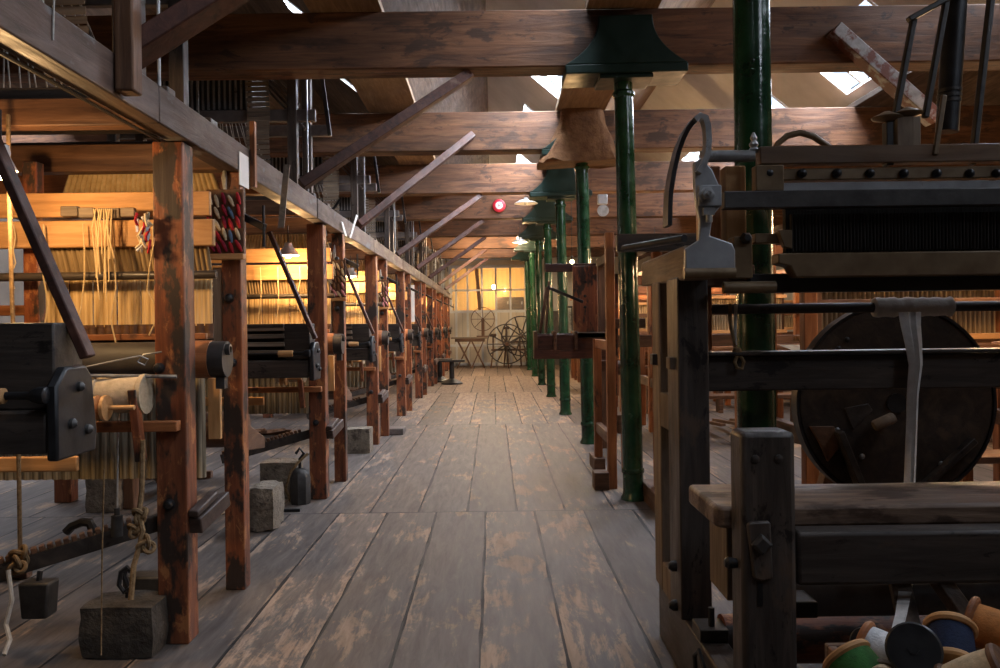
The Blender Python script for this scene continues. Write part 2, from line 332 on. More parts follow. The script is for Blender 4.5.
# roof bays: gables running along the aisle with glazing on the slopes that fall to the right
VAL = [(-4.5, 3.72), (-1.07, 3.72), (1.0, 3.72), (4.3, 3.72), (7.6, 3.72)]
RID = [(-6.2, 5.1), (-2.78, 5.1), (-.03, 4.6), (2.65, 5.1), (5.95, 5.1)]
def slope(p, q, y0, y1, mat, t0=0, t1=1, name='ceiling'):
    a = Vector((p[0], 0, p[1])); bq = Vector((q[0], 0, q[1])); d = bq-a; nrm = Vector((-d.z, 0, d.x)).normalized()
    if nrm.z < 0: nrm = -nrm
    A, B = a+d*t0, a+d*t1
    return struct(name, MB().prism([(A.x, A.z), (B.x, B.z), (B.x+nrm.x*.05, B.z+nrm.z*.05), (A.x+nrm.x*.05, A.z+nrm.z*.05)], y0, y1), mat)
SKY = []
NWIN = [0]
def glazed(p, q, spans, t0, t1, mat):
    slope(p, q, YB, YF, mat, 0, t0); slope(p, q, YB, YF, mat, t1, 1)
    ys = [YB]+[v for sp in spans for v in sp]+[YF]
    for a, b in zip(ys[0::2], ys[1::2]):
        if b > a: slope(p, q, a, b, mat, t0, t1)
    a = Vector((p[0], 0, p[1])); d = Vector((q[0], 0, q[1]))-a; nrm = Vector((-d.z, 0, d.x)).normalized(); nrm = nrm if nrm.z > 0 else -nrm
    A, B = a+d*t0, a+d*t1
    for y0, y1 in spans:
        NWIN[0] += 1
        root = tag(thing('window_%d' % NWIN[0], None, None, ((A.x+B.x)/2, (y0+y1)/2, (A.z+B.z)/2)), None, None, None, 'structure')
        off = Vector(root.location); nb = 4; mb = MB()
        for i in range(nb+1):
            y = y0+.03+(y1-y0-.06)*i/nb
            mb.bar(A+Vector((0, y, 0))+nrm*.03-off, B+Vector((0, y, 0))+nrm*.03-off, .035, .07, nrm)
        mb.build('glazing_bar', M['wrapwhite'], root)
        g = MB().prism([(A.x+nrm.x*.04-off.x, A.z+nrm.z*.04-off.z), (B.x+nrm.x*.04-off.x, B.z+nrm.z*.04-off.z), (B.x+nrm.x*.046-off.x, B.z+nrm.z*.046-off.z), (A.x+nrm.x*.046-off.x, A.z+nrm.z*.046-off.z)], y0-off.y, y1-off.y)
        g.build('glass_pane', M['skyglass'], root)
        SKY.append(((A+B)/2+Vector((0, (y0+y1)/2, 0))+nrm*.2, -nrm, (B-A).length, y1-y0))
PAN = [(7.75+2.97*k, 9.5+2.97*k) for k in range(-3, 6)]
for i in range(5):
    V, R = VAL[i], RID[i]
    if i == 2: glazed(R, V, PAN, .46, .79, M['plaster'])
    elif i == 3: glazed(R, V, PAN[:8], .54, .86, M['plaster'])
    elif i == 1: glazed(R, V, [(7.6, 8.0), (9.6, 9.9)], .5, .9, M['darkboard'])
    elif i == 0: glazed(R, V, [(3.0, 6.0), (7.0, 10.0), (11.0, 14.0)], .15, .85, M['darkboard'])  # unseen skylights added in the left bay to brighten the left floor
    else: slope(R, V, YB, YF, M['darkboard'])
    if i < 4: slope(V, RID[i+1], YB, YF, M['gutter'] if i == 2 else M['darkboard'])
slope((XL, 4.4), RID[0], YB, YF, M['darkboard']); slope(VAL[4], (XR, 4.3), YB, YF, M['darkboard'])
for V in VAL: struct('ceiling_gutter', MB().box(V[0]-.27, V[0]+.27, YB, YF, 3.70, 3.76), M['gutter'] if abs(V[0]) < 2 else M['darkboard'], .004)
# tie beams
BY = [3.36+2.97*k for k in range(8)]
for k, y in enumerate(BY):
    struct('trim_%d' % (k+1), MB().box(XL, XR, y-.12, y+.13, 3.27, 3.70), M['beamX'], .012, 'heavy old brown roof tie beam crossing the hall')
# inner window at the end of the aisle
w = tag(thing('window_30', 'lit many paned inner window in the cream partition at the aisle end', None, ((PX0+PX1)/2, YF+.05, ZW0)), kind='structure')
o = Vector(w.location); f = MB()
xs = [at(p, 300, YF).x for p in (456, 467.5, 482, 496, 510.5, 525.5)]; zm = at(490, 290, YF).z
f.box(PX0-o.x, PX1-o.x, -.03, .06, -.09, 0); f.box(PX0-o.x, PX1-o.x, -.03, .06, ZW1-o.z, ZW1+.1-o.z)
f.box(PX0-o.x, PX0+.1-o.x, -.02, .06, 0, ZW1-o.z); f.box(PX1-.1-o.x, PX1-o.x, -.02, .06, 0, ZW1-o.z)
for x in xs: f.box(x-.03-o.x, x+.03-o.x, -.015, .05, 0, ZW1-o.z)
f.box(PX0-o.x, PX1-o.x, -.015, .05, zm-.03-o.z, zm+.03-o.z)
f.build('window_frame', M['wrapwhite'], w)
MB().box(PX0+.1-o.x, PX1-.1-o.x, .02, .026, 0, ZW1-o.z).build('glass_pane', M['glass'], w)
pf = MB()
for x in xs: pf.box(x-.035, x+.035, YF-.02, YF+.03, 0, ZW0-.09)
pf.box(PX0, PX1, YF-.03, YF+.03, .62, .70); pf.box(PX0, PX1, YF-.02, YF+.03, 0, .1)
struct('trim_20', pf, M['wrapwhite'])
struct('trim_21', MB().box(PX0-.12, PX0, YF-.04, YF, 0, ZW1+.2).box(PX1, PX1+.1, YF-.04, YF, 0, ZW1+.2).box(PX0-.12, PX1+.1, YF-.05, YF, ZW1+.1, ZW1+.25), M['cream'])

# ================================================================ IRON COLUMNS
COLX = 1.062
def column(y, label, cap=True, sack=False):
    r = thing('iron_column', label, 'column', (COLX, y, 0), 'cast iron columns along the aisle')
    top = 3.2
    MB().lathe([(.096, 0), (.096, .02), (.082, .04), (.078, .07), (.072, top-.28), (.07, top)], (0, 0, 0), (0, 0, 1), 24).build('shaft', M['green'], r)
    MB().lathe([(.08, .0), (.086, .01), (.086, .03), (.08, .04)], (0, 0, .2), (0, 0, 1), 24).build('base_ring', M['green'], r)
    MB().lathe([(.074, 0), (.086, .015), (.086, .035), (.074, .05)], (0, 0, top-.14), (0, 0, 1), 24).build('collar', M['green'], r)
    z0, z1 = 3.262, 3.272; prof = []
    # flared saddle capital hugging the beam above
    L, W = .455, .19
    poly = []
    N = 12
    for i in range(N+1):
        t = i/N; poly.append((.21+.27*(1-math.sin(t*PI/2)), 3.30+.36*t) if False else (L-(L-.2)*(1-(1-t)**2.4), 3.268+.36*t))
    full = poly+[(-x, z) for x, z in reversed(poly)]
    c = MB(); c.prism(full, -W, -.125-.0, 'XZ'); c.prism(full, .135, W+.01, 'XZ')
    c.box(-L, L, -W, W+.01, 3.2, 3.268)
    MB().box(-.2, .2, -.16, .17, 3.17, 3.2).build('cap_flange', M['greencap'], r, .006)
    cap_o = c.build('capital', M['greencap'], r, .008)
    if sack:
        s = MB(); n = 14
        ring = []
        rr = random.Random(4)
        for j in range(7):
            t = j/6; z = 3.16+.56*t; a = .50-.26*(1-(1-t)**2.0); bb = .25-.02*t
            for k in range(28):
                q = 2*PI*k/28; e = 1+rr.uniform(-.05, .05)
                cx, cy = math.cos(q), math.sin(q)
                sx = math.copysign(abs(cx)**.5, cx); sy = math.copysign(abs(cy)**.5, cy)
                ring.append((a*sx*e, bb*sy*e, z+rr.uniform(-.02, .02)-(.04*abs(math.sin(3*q)) if j == 0 else 0)))
        fs = [(j*28+k, j*28+(k+1) % 28, (j+1)*28+(k+1) % 28, (j+1)*28+k) for j in range(6) for k in range(28)]
        fs.append(tuple(range(28)))
        s.add(ring, fs).build('sacking_wrap', M['sack'], r)
    return r
ords = ['green iron column rising behind the dark loom in the right foreground', 'green iron column nearest the aisle in full height with flared capital',
        'green iron column whose capital is wrapped in brown sacking', 'third green iron column from the sacking wrapped one towards the far end',
        'green iron column just beyond the brown shuttle box', 'slim green iron column fifth along the aisle', 'green iron column second from the far partition', 'green iron column closest to the lit partition window']
ords[3] = 'green iron column directly behind the one wrapped in sacking'
for k, y in enumerate(BY):
    c_ = column(y, ords[k], sack=(k == 2))
    if k: c_.rotation_euler.y = -.012; c_.location.x = 1.055

# ================================================================ LEFT HANDLOOMS
XA = -1.29
def sheet(x0, x1, y, z0, z1, ridges, amp, x0t=None, x1t=None, yt=None, th=.008):
    """a curtain of parallel threads: ridged sheet between two edges"""
    x0t = x0 if x0t is None else x0t; x1t = x1 if x1t is None else x1t; yt = y if yt is None else yt
    n = ridges*6; vs = []; fs = []; R = 4
    for s in (0, 1):
        for j in range(R+1):
            t = j/R
            for i in range(n+1):
                u = i/n; xb = x0+(x1-x0)*u; xt = x0t+(x1t-x0t)*u
                o = amp*(abs(math.sin(u*ridges*PI))-.5)
                vs.append((xb+(xt-xb)*t, y+(yt-y)*t-o+s*th, z0+(z1-z0)*t))
    m = (R+1)*(n+1)
    for s in (0, 1):
        for j in range(R):
            for i in range(n):
                a = s*m+j*(n+1)+i; fs.append((a, a+1, a+n+2, a+n+1))
    for j in range(R):
        for i in (0, n):
            a = j*(n+1)+i; fs.append((a, a+m, a+m+n+1, a+n+1))
    for i in range(n):
        for j in (0, R):
            a = j*(n+1)+i; fs.append((a, a+1, a+1+m, a+m))
    return MB().add(vs, fs)
def make_handloom(label, sd=0):
    r = thing('handloom', label, 'loom', (0, 0, 0), 'wooden handlooms along the left of the aisle')
    W = -2.15
    P = []
    for nm, x0, x1, y0, y1 in (('A', -.155, -.025, 0, .125), ('B', -.10, 0, .72, .82), ('C', W, W+.13, 0, .125), ('D', W, W+.1, .72, .82)):
        P.append(MB().box(x0, x1, y0, y1, 0, 2.148).build('post', M['redZ'], r, .006))
    for (pi, x, y, z) in ((0, -.135, 0, 1.18), (0, -.10, 0, .6), (1, -.06, .72, 1.50), (1, -.05, .72, 1.17), (1, -.055, .72, 1.93)):
        b = MB().lathe([(.024, 0), (.024, .012), (.016, .028), (.006, .032)], (x, y, z), (0, -1, 0), 10); bo = b.build('bolt', M['iron'], r)
        bo.location -= P[pi].location; bo.parent = P[pi]
    for x0 in (-.1, W):
        MB().box(x0, x0+.1, -.30, 2.60, 2.151, 2.301).build('side_beam', M['dustY'] if x0 > -1 else M['brownY'], r, .006)
    MB().box(W+.1, -.1, .02, .115, 2.225, 2.345).build('cross_rail', M['brownX'], r, .006)
    MB().box(W+.1, -.1, .72, .815, 2.16, 2.30).build('cross_rail', M['brownX'], r, .006)
    MB().box(W+.1, -.1, 1.5, 1.6, 2.16, 2.30).build('cross_rail', M['orangeX'], r, .006)
    MB().box(W+.13, -.52, .05, .08, .735, .80).build('low_rail', M['pineX'], r, .006)
    MB().box(W+.02, W+.1, .125, .72, .9, 1.0).build('side_rail', M['brownY'], r, .006)
    # harness, comber boards, heddles
    MB().box(W+.13, -.05, .405, .435, 1.885, 2.0).build('comber_board', M['pineX'], r, .004)
    MB().box(W+.13, -.02, .36, .40, 1.735, 1.862).build('comber_board', M['pineX'], r, .006)
    tag(sheet(-1.05, -.12, .90, 1.95, 2.31, 30, .012, -.93, -.24, .90).build('neck_cords', M['cord'], r), kind='stuff')
    tag(sheet(-.86, -.06, .46, 1.60, 1.74, 34, .010, -.86, -.06, .40).build('upper_warp', M['golddark'], r), kind='stuff')  # shading of the sloping sheet is put into the darker thread colour
    hb = MB()
    for i in range(7):
        q = sheet(-.865+i*.1155, -.865+i*.1155+.1085, .46+.003*(i % 2), 1.36, 1.64, 5, .004); hb.add(q.v, q.f)
    tag(hb.build('harness', M['gold'], r), kind='stuff')
    MB().cyl((W+.1, .37, 1.60), (-.01, .37, 1.60), .02, n=12).build('lease_rod', M['blackX'], r)
    MB().box(-.96, -.89, .44, .51, .80, 2.16).build('harness_post', M['redZ'], r, .005); MB().box(-1.9, -.96, .45, .50, 1.42, 1.47).build('frame_rail', M['orangeX'], r, .004)
    tag(sheet(-.865, -.06, .455, 1.30, 1.37, 20, .012).build('heddle_eyes', M['brownX'], r), kind='stuff')
    MB().box(-.15, -.105, .735, .77, 1.0, 1.66).build('guide_board', M['greyZ'], r, .003)
    MB().bar((-.01, .77, 1.93), (.13, .70, 1.86), .03, .035).build('bracket_arm', M['iron'], r, .003); MB().cyl((.125, .70, 1.76), (.125, .70, 1.97), .008, n=8).build('bracket_pin', M['iron'], r)
    MB().box(W+.13, -.06, .36, .39, 1.295, 1.325).build('heddle_rail', M['orangeX'], r, .004)
    MB().box(W+.1, -.1, .84, .98, 2.312, 2.34).build('neck_board', M['blackX'], r, .004)
    # rollers
    q = MB().cyl((W+.14, .27, 1.205), (-.16, .27, 1.205), .083, n=28).build('cloth_roller', M['cloth'], r)
    q2 = MB().cyl((-.16, .27, 1.205), (.0, .27, 1.205), .087, n=28).build('roller_end', M['orangeX'], r)
    c = MB().cyl((0, .27, 1.205), (.07, .27, 1.205), .082, n=28); c.lathe([(.026, 0), (.026, .02), (.015, .022), (.015, .004)], (.07, .25, 1.25), (1, 0, 0), 14); c.box(.02, .06, .25, .3, 1.07, 1.13)
    c.build('roller_cap', M['leadgrey'], r)
    tag(sheet(-2.0, -.12, .5, .62, 1.16, 40, .018).build('lingoes', M['lingo'], r), kind='stuff')
    MB().box(-.12, -.06, .55, .58, 0.80, 1.10).build('warp_guide', M['pineZ'], r, .003)
    # warp roller at the back with a yarn sheet up to it
    MB().cyl((W+.1, 1.10, .78), (-.1, 1.10, .78), .10, n=24).build('warp_roller', M['brownX'], r)
    for x0 in (-.1, W+.0): MB().prism([(.82, .70), (1.2, .66), (1.2, .72), (.82, .86)], x0+.02, x0+.08, 'YZ').build('roller_bracket', M['brownY'], r, .005)
    tag(sheet(-2.0, -.12, .6, 1.2, 1.24, 26, .004, None, None, 1.10, .006).build('warp_sheet', M['gold'], r), kind='stuff')
    n0 = set(r.children)
    # sley with its tiers of shuttle boxes
    s = MB().box(W+.2, -.06, -.42, -.19, .975, 1.105).build('sley_beam', M['blackX'], r, .008)
    for i, z in enumerate((1.145, 1.205, 1.265, 1.32)):
        MB().box(W+.25, -.24, -.40, -.2, z, z+.018).box(W+.25, -.24, -.40, -.385, z+.018, z+.034).build('shuttle_tray', M['greyX'], r, .003)  # pale timber puts the warm lamplight into the colour of dark trays
    MB().prism([(-.24, 1.105), (-.055, 1.105), (-.055, 1.372), (-.30, 1.372), (-.26, 1.32)], -.38, -.2, 'XZ').build('box_end', M['blackX'], r, .006)
    MB().box(W+.25, -.24, -.21, -.195, 1.105, 1.345).build('box_back', M['blackX'], r, .003)
    MB().box(W+.25, -.24, -.41, -.2, 1.345, 1.372).build('box_lid', M['blackX'], r, .004)
    e = MB().prism([(-.44, .955), (-.20, .955), (-.19, 1.02), (-.22, 1.20), (-.26, 1.235), (-.38, 1.235), (-.44, 1.18)], -.05, -.015, 'YZ').build('end_plate', M['iron'], r, .008)
    for y, z in ((-.36, 1.06), (-.26, 1.03), (-.31, 1.17)):
        bo = MB().lathe([(.016, 0), (.016, .01), (.006, .02)], (-.015, y, z), (1, 0, 0), 10).build('bolt', M['leadgrey'], r); bo.location -= e.location; bo.parent = e
    MB().lathe([(.014, 0), (.024, .004), (.025, .06), (.024, .105), (.014, .11)], (-.27, -.455, 1.155), (1, 0, 0), 14).build('picker_handle', M['pineX'], r)
    MB().lathe([(.012, 0), (.012, .07), (.02, .08), (.026, .1), (.026, .12), (.012, .125)], (-.16, -.455, 1.155), (1, 0, 0), 12).build('picker_arm', M['iron'], r); MB().cyl((-1.7, -.455, 1.155), (-.27, -.455, 1.155), .007, n=8).build('picker_rod', M['iron'], r)
    MB().bar((-.32, -.46-sd*.27, 2.04), (.0, -.445-sd*.27, 1.26), .03, .058, (0, 1, 0)).build('sley_sword', M['braceD'], r, .005)
    MB().bar((-1.6, -.46, 2.02), (-1.95, -.435, 1.23), .03, .058, (0, 1, 0)).build('sley_sword', M['braceD'], r, .005)
    MB().box(W+.0, -.9, -.50, -.44, 1.99, 2.05).build('rocking_rail', M['blackX'], r, .005)
    for o_ in set(r.children)-n0: o_.location.y += sd
    # pirn winder on the front of the post
    dz = 0 if sd else -.075
    MB().box(-.62, -.045, -.055, -.002, .915+dz, .958+dz).build('spool_rail', M['orangeX'], r, .004)
    MB().lathe([(.05, 0), (.085, .006), (.085, .03), (.077, .035), (.079, .12), (.077, .2), (.084, .205), (.084, .225)], (-.395, -.045, 1.075+dz), (1, 0, 0), 24).build('yarn_drum', M['buff'], r)
    MB().lathe([(.05, 0), (.052, .012), (.022, .018), (.022, .03), (.052, .036), (.052, .05), (.01, .055), (.01, .16)], (-.33, -.17, 1.03+dz), (1, 0, 0), 20).build('spool_pulley', M['pineX'], r)
    MB().bar((-.18, -.09, .80+dz), (-.20, -.11, 1.10+dz), .035, .045, (0, 1, 0)).build('spool_arm', M['redZ'], r, .004)
    MB().cyl((-.58, -.14, 1.165), (-.05, -.03, 1.145), .008, n=8).build('drum_spindle', M['steel'], r)
    MB().tube([(-.46, -.13, 1.18), (-.3, -.08, 1.215), (-.2, -.04, 1.235), (-.17, -.03, 1.22), (-.185, -.03, 1.195), (-.21, -.04, 1.21), (-.19, -.03, 1.24), (-.12, -.01, 1.25)], .004, 6).build('guide_wire', M['steel'], r)
    # notched lever at floor level
    a, bq = Vector((-.80, -.13, .345)), Vector((.035, .24, .55))
    lv = MB().bar(a, bq, .045, .07).build('notched_lever', M['blackD'], r, .004)
    t = MB(); d = (bq-a)
    for i in range(20):
        p = a+d*(i+.5)/30+Vector((0, 0, .045)); t.bar(p-d.normalized()*.009, p+d.normalized()*.011, .045, .024)
    tt = t.build('notch', M['brownD'], r, .003); tt.location -= lv.location; tt.parent = lv
    h = MB(); h.bar((.0, .02, .50), (.035, .30, .56), .06, .07); h.bar((.0, .0, .555), (.02, .20, .60), .045, .03); h.build('lever_bracket', M['dustD'], r, .006)
    # treadles
    for i, x in enumerate((-1.35, -1.6, -1.85)):
        MB().bar((x, .95, .07), (x+.03, .0, .16), .07, .035).build('treadle', M['brownY'], r, .004)
    MB().bar((-1.95, .98, .035), (-1.25, .98, .035), .06, .06).build('treadle_bar', M['brownX'], r, .004)
    tr = random.Random(3)
    for i in range(7):
        x = -.25-.18*i+tr.uniform(-.06, .06); L = tr.uniform(.25, .75); yy = .30+.02*tr.random()
        pts = [(x+tr.uniform(-.01, .01)*j, yy, 1.84-L*j/5) for j in range(6)]
        MB().tube(pts, .0035, 5).build('loose_cord', M['cord'], r)
    return r
LY = [3.54+2.93*k for k in range(8)]
lab = ['handloom nearest the camera with its black shuttle box cut by the left edge', 'second handloom along the left row with a pine lamp glow behind it', 'third handloom along the left row, past the second bobbin board',
       'fourth handloom along the left row, half hidden by nearer posts', 'fifth handloom along the left row, tall and shaded', 'sixth handloom along the left row near the black pedestal stand',
       'seventh handloom along the left row beside the pedestal stand', 'farthest handloom on the left, next to the lit partition']
lab[1] = 'second handloom along the left row, its long dark sley between two red posts'
loom = make_handloom(lab[0], -.62); loom.location = (XA, LY[0], 0)
loom = make_handloom(lab[1]); loom.location = (XA, LY[1], 0)
bpy.context.view_layer.update()
for k in range(2, 8): dup(loom, (XA, LY[k], 0), lab[k])
# beam end of the loom behind the camera on the left
o = MB().box(XA-.1, XA, .35, LY[0]-.303, 2.151, 2.301).build('loom_beam', M['dustY'], None, .006)
tag(o, 'dark dusty beam running overhead out of the top left corner', 'beam')

# jacquard heads standing on the looms
def make_jacquard(label):
    r = thing('jacquard_machine', label, 'loom machine', (0, 0, 0), 'jacquard machines above the left looms')
    for x in (-1.75, -.32):
        for y in (.1, .62): MB().box(x, x+.075, y, y+.075, 2.40, 3.6).build('post', M['blackZ'], r, .005)
    for y in (.115, .635):
        MB().box(-1.9, -.1, y, y+.05, 2.98, 3.075).build('frame_rail', M['slate'], r, .005)
    MB().box(-1.9, -.104, .05, .14, 2.347, 2.40).build('sill', M['blackX'], r, .005); MB().box(-1.9, -.104, .6, .71, 2.347, 2.40).build('sill', M['blackX'], r, .005)
    MB().box(-1.35, -.62, .2, .6, 3.08, 3.42).build('needle_box', M['iron'], r, .01)
    g = MB()
    for i in range(16): g.box(-1.33+i*.044, -1.315+i*.044, .185, .2, 3.1, 3.4)
    g.build('needle_bars', M['steel'], r)
    for k in range(5):
        MB().bar((-.55+.012*k, .15+.02*k, 3.5-.06*k), (-.25+.012*k, .15+.02*k, 3.18-.06*k), .02, .045, (0, 1, 0)).build('lifting_arm', M['slate'], r, .003)
    c = MB(); rr = random.Random(1)
    for i in range(26):
        z = 2.45+i*.038; c.bar((-.62, .03+.02*math.sin(i*.5), z), (-.44, .03+.02*math.sin(i*.5), z+.004), .004, .032, (0, 0, 1))
    tag(c.build('card_chain', M['greyX'], r), kind='stuff')
    f = MB()
    for i in range(24):
        f.cyl((-1.28+i*.025, .4, 3.08), (-1.5+i*.045+.05*math.sin(i*2.1), .45, 2.41), .004, n=5)
    tag(f.build('tail_cords', M['greycord'], r), kind='stuff')
    w = MB()
    for i in range(16):
        x = -.95+rr.uniform(-.1, .1); z = 3.16+rr.uniform(-.08, .08)
        w.tube([(x, .15, z), (x+rr.uniform(-.08, .08), .1, z+rr.uniform(-.06, .06)), (x+rr.uniform(-.12, .12), .12, z-.1)], .003, 4)
    MB().bar((-.1, .3, 3.55), (-.02, .3, 2.9), .03, .03, (0, 1, 0)).build('crank_rod', M['iron'], r)
    MB().cyl((-.16, .1, 3.3), (-.16, .1, 2.3), .008, n=8).build('pull_rod', M['steel'], r)
    MB().cyl((-1.0, .05, 3.3), (-1.0, .05, 2.34), .006, n=8).build('pull_rod', M['steel'], r)
    return r
jl = ['dark jacquard machine above the nearest handloom in the top left corner', 'dark jacquard machine under the second tie beam with fanned cords', 'jacquard machine above the third handloom', 'jacquard machine above the fourth handloom on the left',
      'jacquard machine above the fifth handloom on the left', 'jacquard machine above the sixth handloom on the left', 'jacquard machine above the seventh handloom on the left', 'jacquard machine above the farthest handloom on the left']
jac = make_jacquard(jl[0]); jac.location = (XA, LY[0], 0)
bpy.context.view_layer.update()
for k in range(1, 8): dup(jac, (XA, LY[k], 0), jl[k])

# diagonal braces from loom beams up to the tie beams
bl = ['thick diagonal timber crossing the top left corner up out of the picture', 'long reddish diagonal brace rising to the nearest tie beam', 'reddish diagonal brace with worn pale edge below the second tie beam', 'diagonal brace reaching the third tie beam behind the red alarm bell',
      'thin diagonal brace beside the red alarm bell', 'fifth diagonal brace from the front in the aisle roof', 'sixth diagonal brace, just above the lit window', 'farthest diagonal brace, above the lit window']
for k in range(8):
    y = BY[k]
    p = Vector((XA-.02 if k == 0 else XA-.05, LY[k]-.62 if k else 3.02, 2.345)); q = Vector((-.15, y-.02, 3.25)) if k != 2 else Vector((-.2, y-.17, 3.43))
    if k == 2: p = Vector((XA-.05, LY[1]+1.9, 2.365))
    wdt = .135 if k == 0 else .10
    tag(MB().bar(p, q, .075, wdt, (0, 1, 0)).build('diagonal_brace', M['braceD'], None, .006), bl[k], 'brace', 'diagonal braces over the aisle')
# hanger timbers rising from the near beam
tag(MB().box(XA+.003, XA+.07, 2.84, 2.92, 2.165, 3.69).build('hanging_post', M['brownZ'], None, .008), 'dark upright timber bolted to the near left beam', 'post')
tag(MB().box(XA-.19, XA-.105, 3.25, 3.33, 2.31, 3.69).build('hanging_post', M['blackZ'], None, .008), 'shaded upright post behind the thick corner brace', 'post')

# ---- bobbin boards on the second posts
cols = ['y_cream', 'y_red', 'y_crimson', 'y_cream', 'y_blue', 'y_red', 'y_brown', 'y_pink']
names = {'y_cream': 'cream', 'y_red': 'red', 'y_crimson': 'crimson', 'y_blue': 'grey blue', 'y_brown': 'brown', 'y_pink': 'pink'}
def ordn(i): return ['first', 'second', 'third', 'fourth', 'fifth', 'sixth', 'seventh'][i]
pm = {}
def pirn_mesh(cn):
    if cn in pm: return pm[cn]
    b = MB().lathe([(.003, -.033), (.006, -.031), (.007, -.02), (.0095, -.014), (.0105, .008), (.0065, .028), (.003, .033)], (0, 0, 0), (0, 0, 1), 10).build('pirn', M[cn])
    me = b.data; bpy.data.objects.remove(b); pm[cn] = me; return me
def bobbin_board(k, where, cset, z=1.89, dy=.715, dx=-.07, w=.19, h=.33):
    y = LY[k]+dy
    r = thing('bobbin_board', 'wooden board of coloured bobbins hung on '+where, 'bobbin board', (XA+dx, y, z), 'bobbin boards on the left posts')
    MB().box(-w/2, w/2, -.022, 0, -h/2, h/2).build('backing_board', M['brownZ'], r, .004)
    MB().box(-w/2-.004, w/2+.004, -.05, 0, -h/2-.03, -h/2).build('ledge', M['pineX'], r, .004)
    MB().tube([(0, -.012, h/2), (.004, -.018, h/2+.06), (0, -.01, h/2+.12), (-.01, -.012, h/2+.06), (0, -.012, h/2-.01)], .009, 6).build('hanging_loop', M['greycord'], r)
    rr = random.Random(10+k)
    nx, nz = 5, 5
    for j in range(nz):
        for i in range(nx):
            cn = rr.choice(cset)
            o = bpy.data.objects.new('pirn', pirn_mesh(cn)); C.objects.link(o)
            o.location = (XA+dx-w/2+.026+i*(w-.05)/(nx-1)+rr.uniform(-.004, .004), y-.037, z+h/2-.05-j*(h-.09)/(nz-1)-.012*(i % 2))
            o.rotation_euler = (0, rr.uniform(-.6, -.15), 0)
            tag(o, '%s pirn, %s row, %s from left, board on %s' % (names[cn], ordn(j), ordn(i), where), 'bobbin', 'pirns on the bobbin boards')
bobbin_board(0, "the nearest loom's post", ['y_cream', 'y_red', 'y_crimson', 'y_red', 'y_cream', 'y_blue', 'y_crimson'])
bobbin_board(1, "the second loom's post", ['y_brown', 'y_cream', 'y_brown', 'y_pink'], z=1.76)
bobbin_board(2, "the third loom's post", ['y_pink', 'y_cream', 'y_brown'], z=1.74)
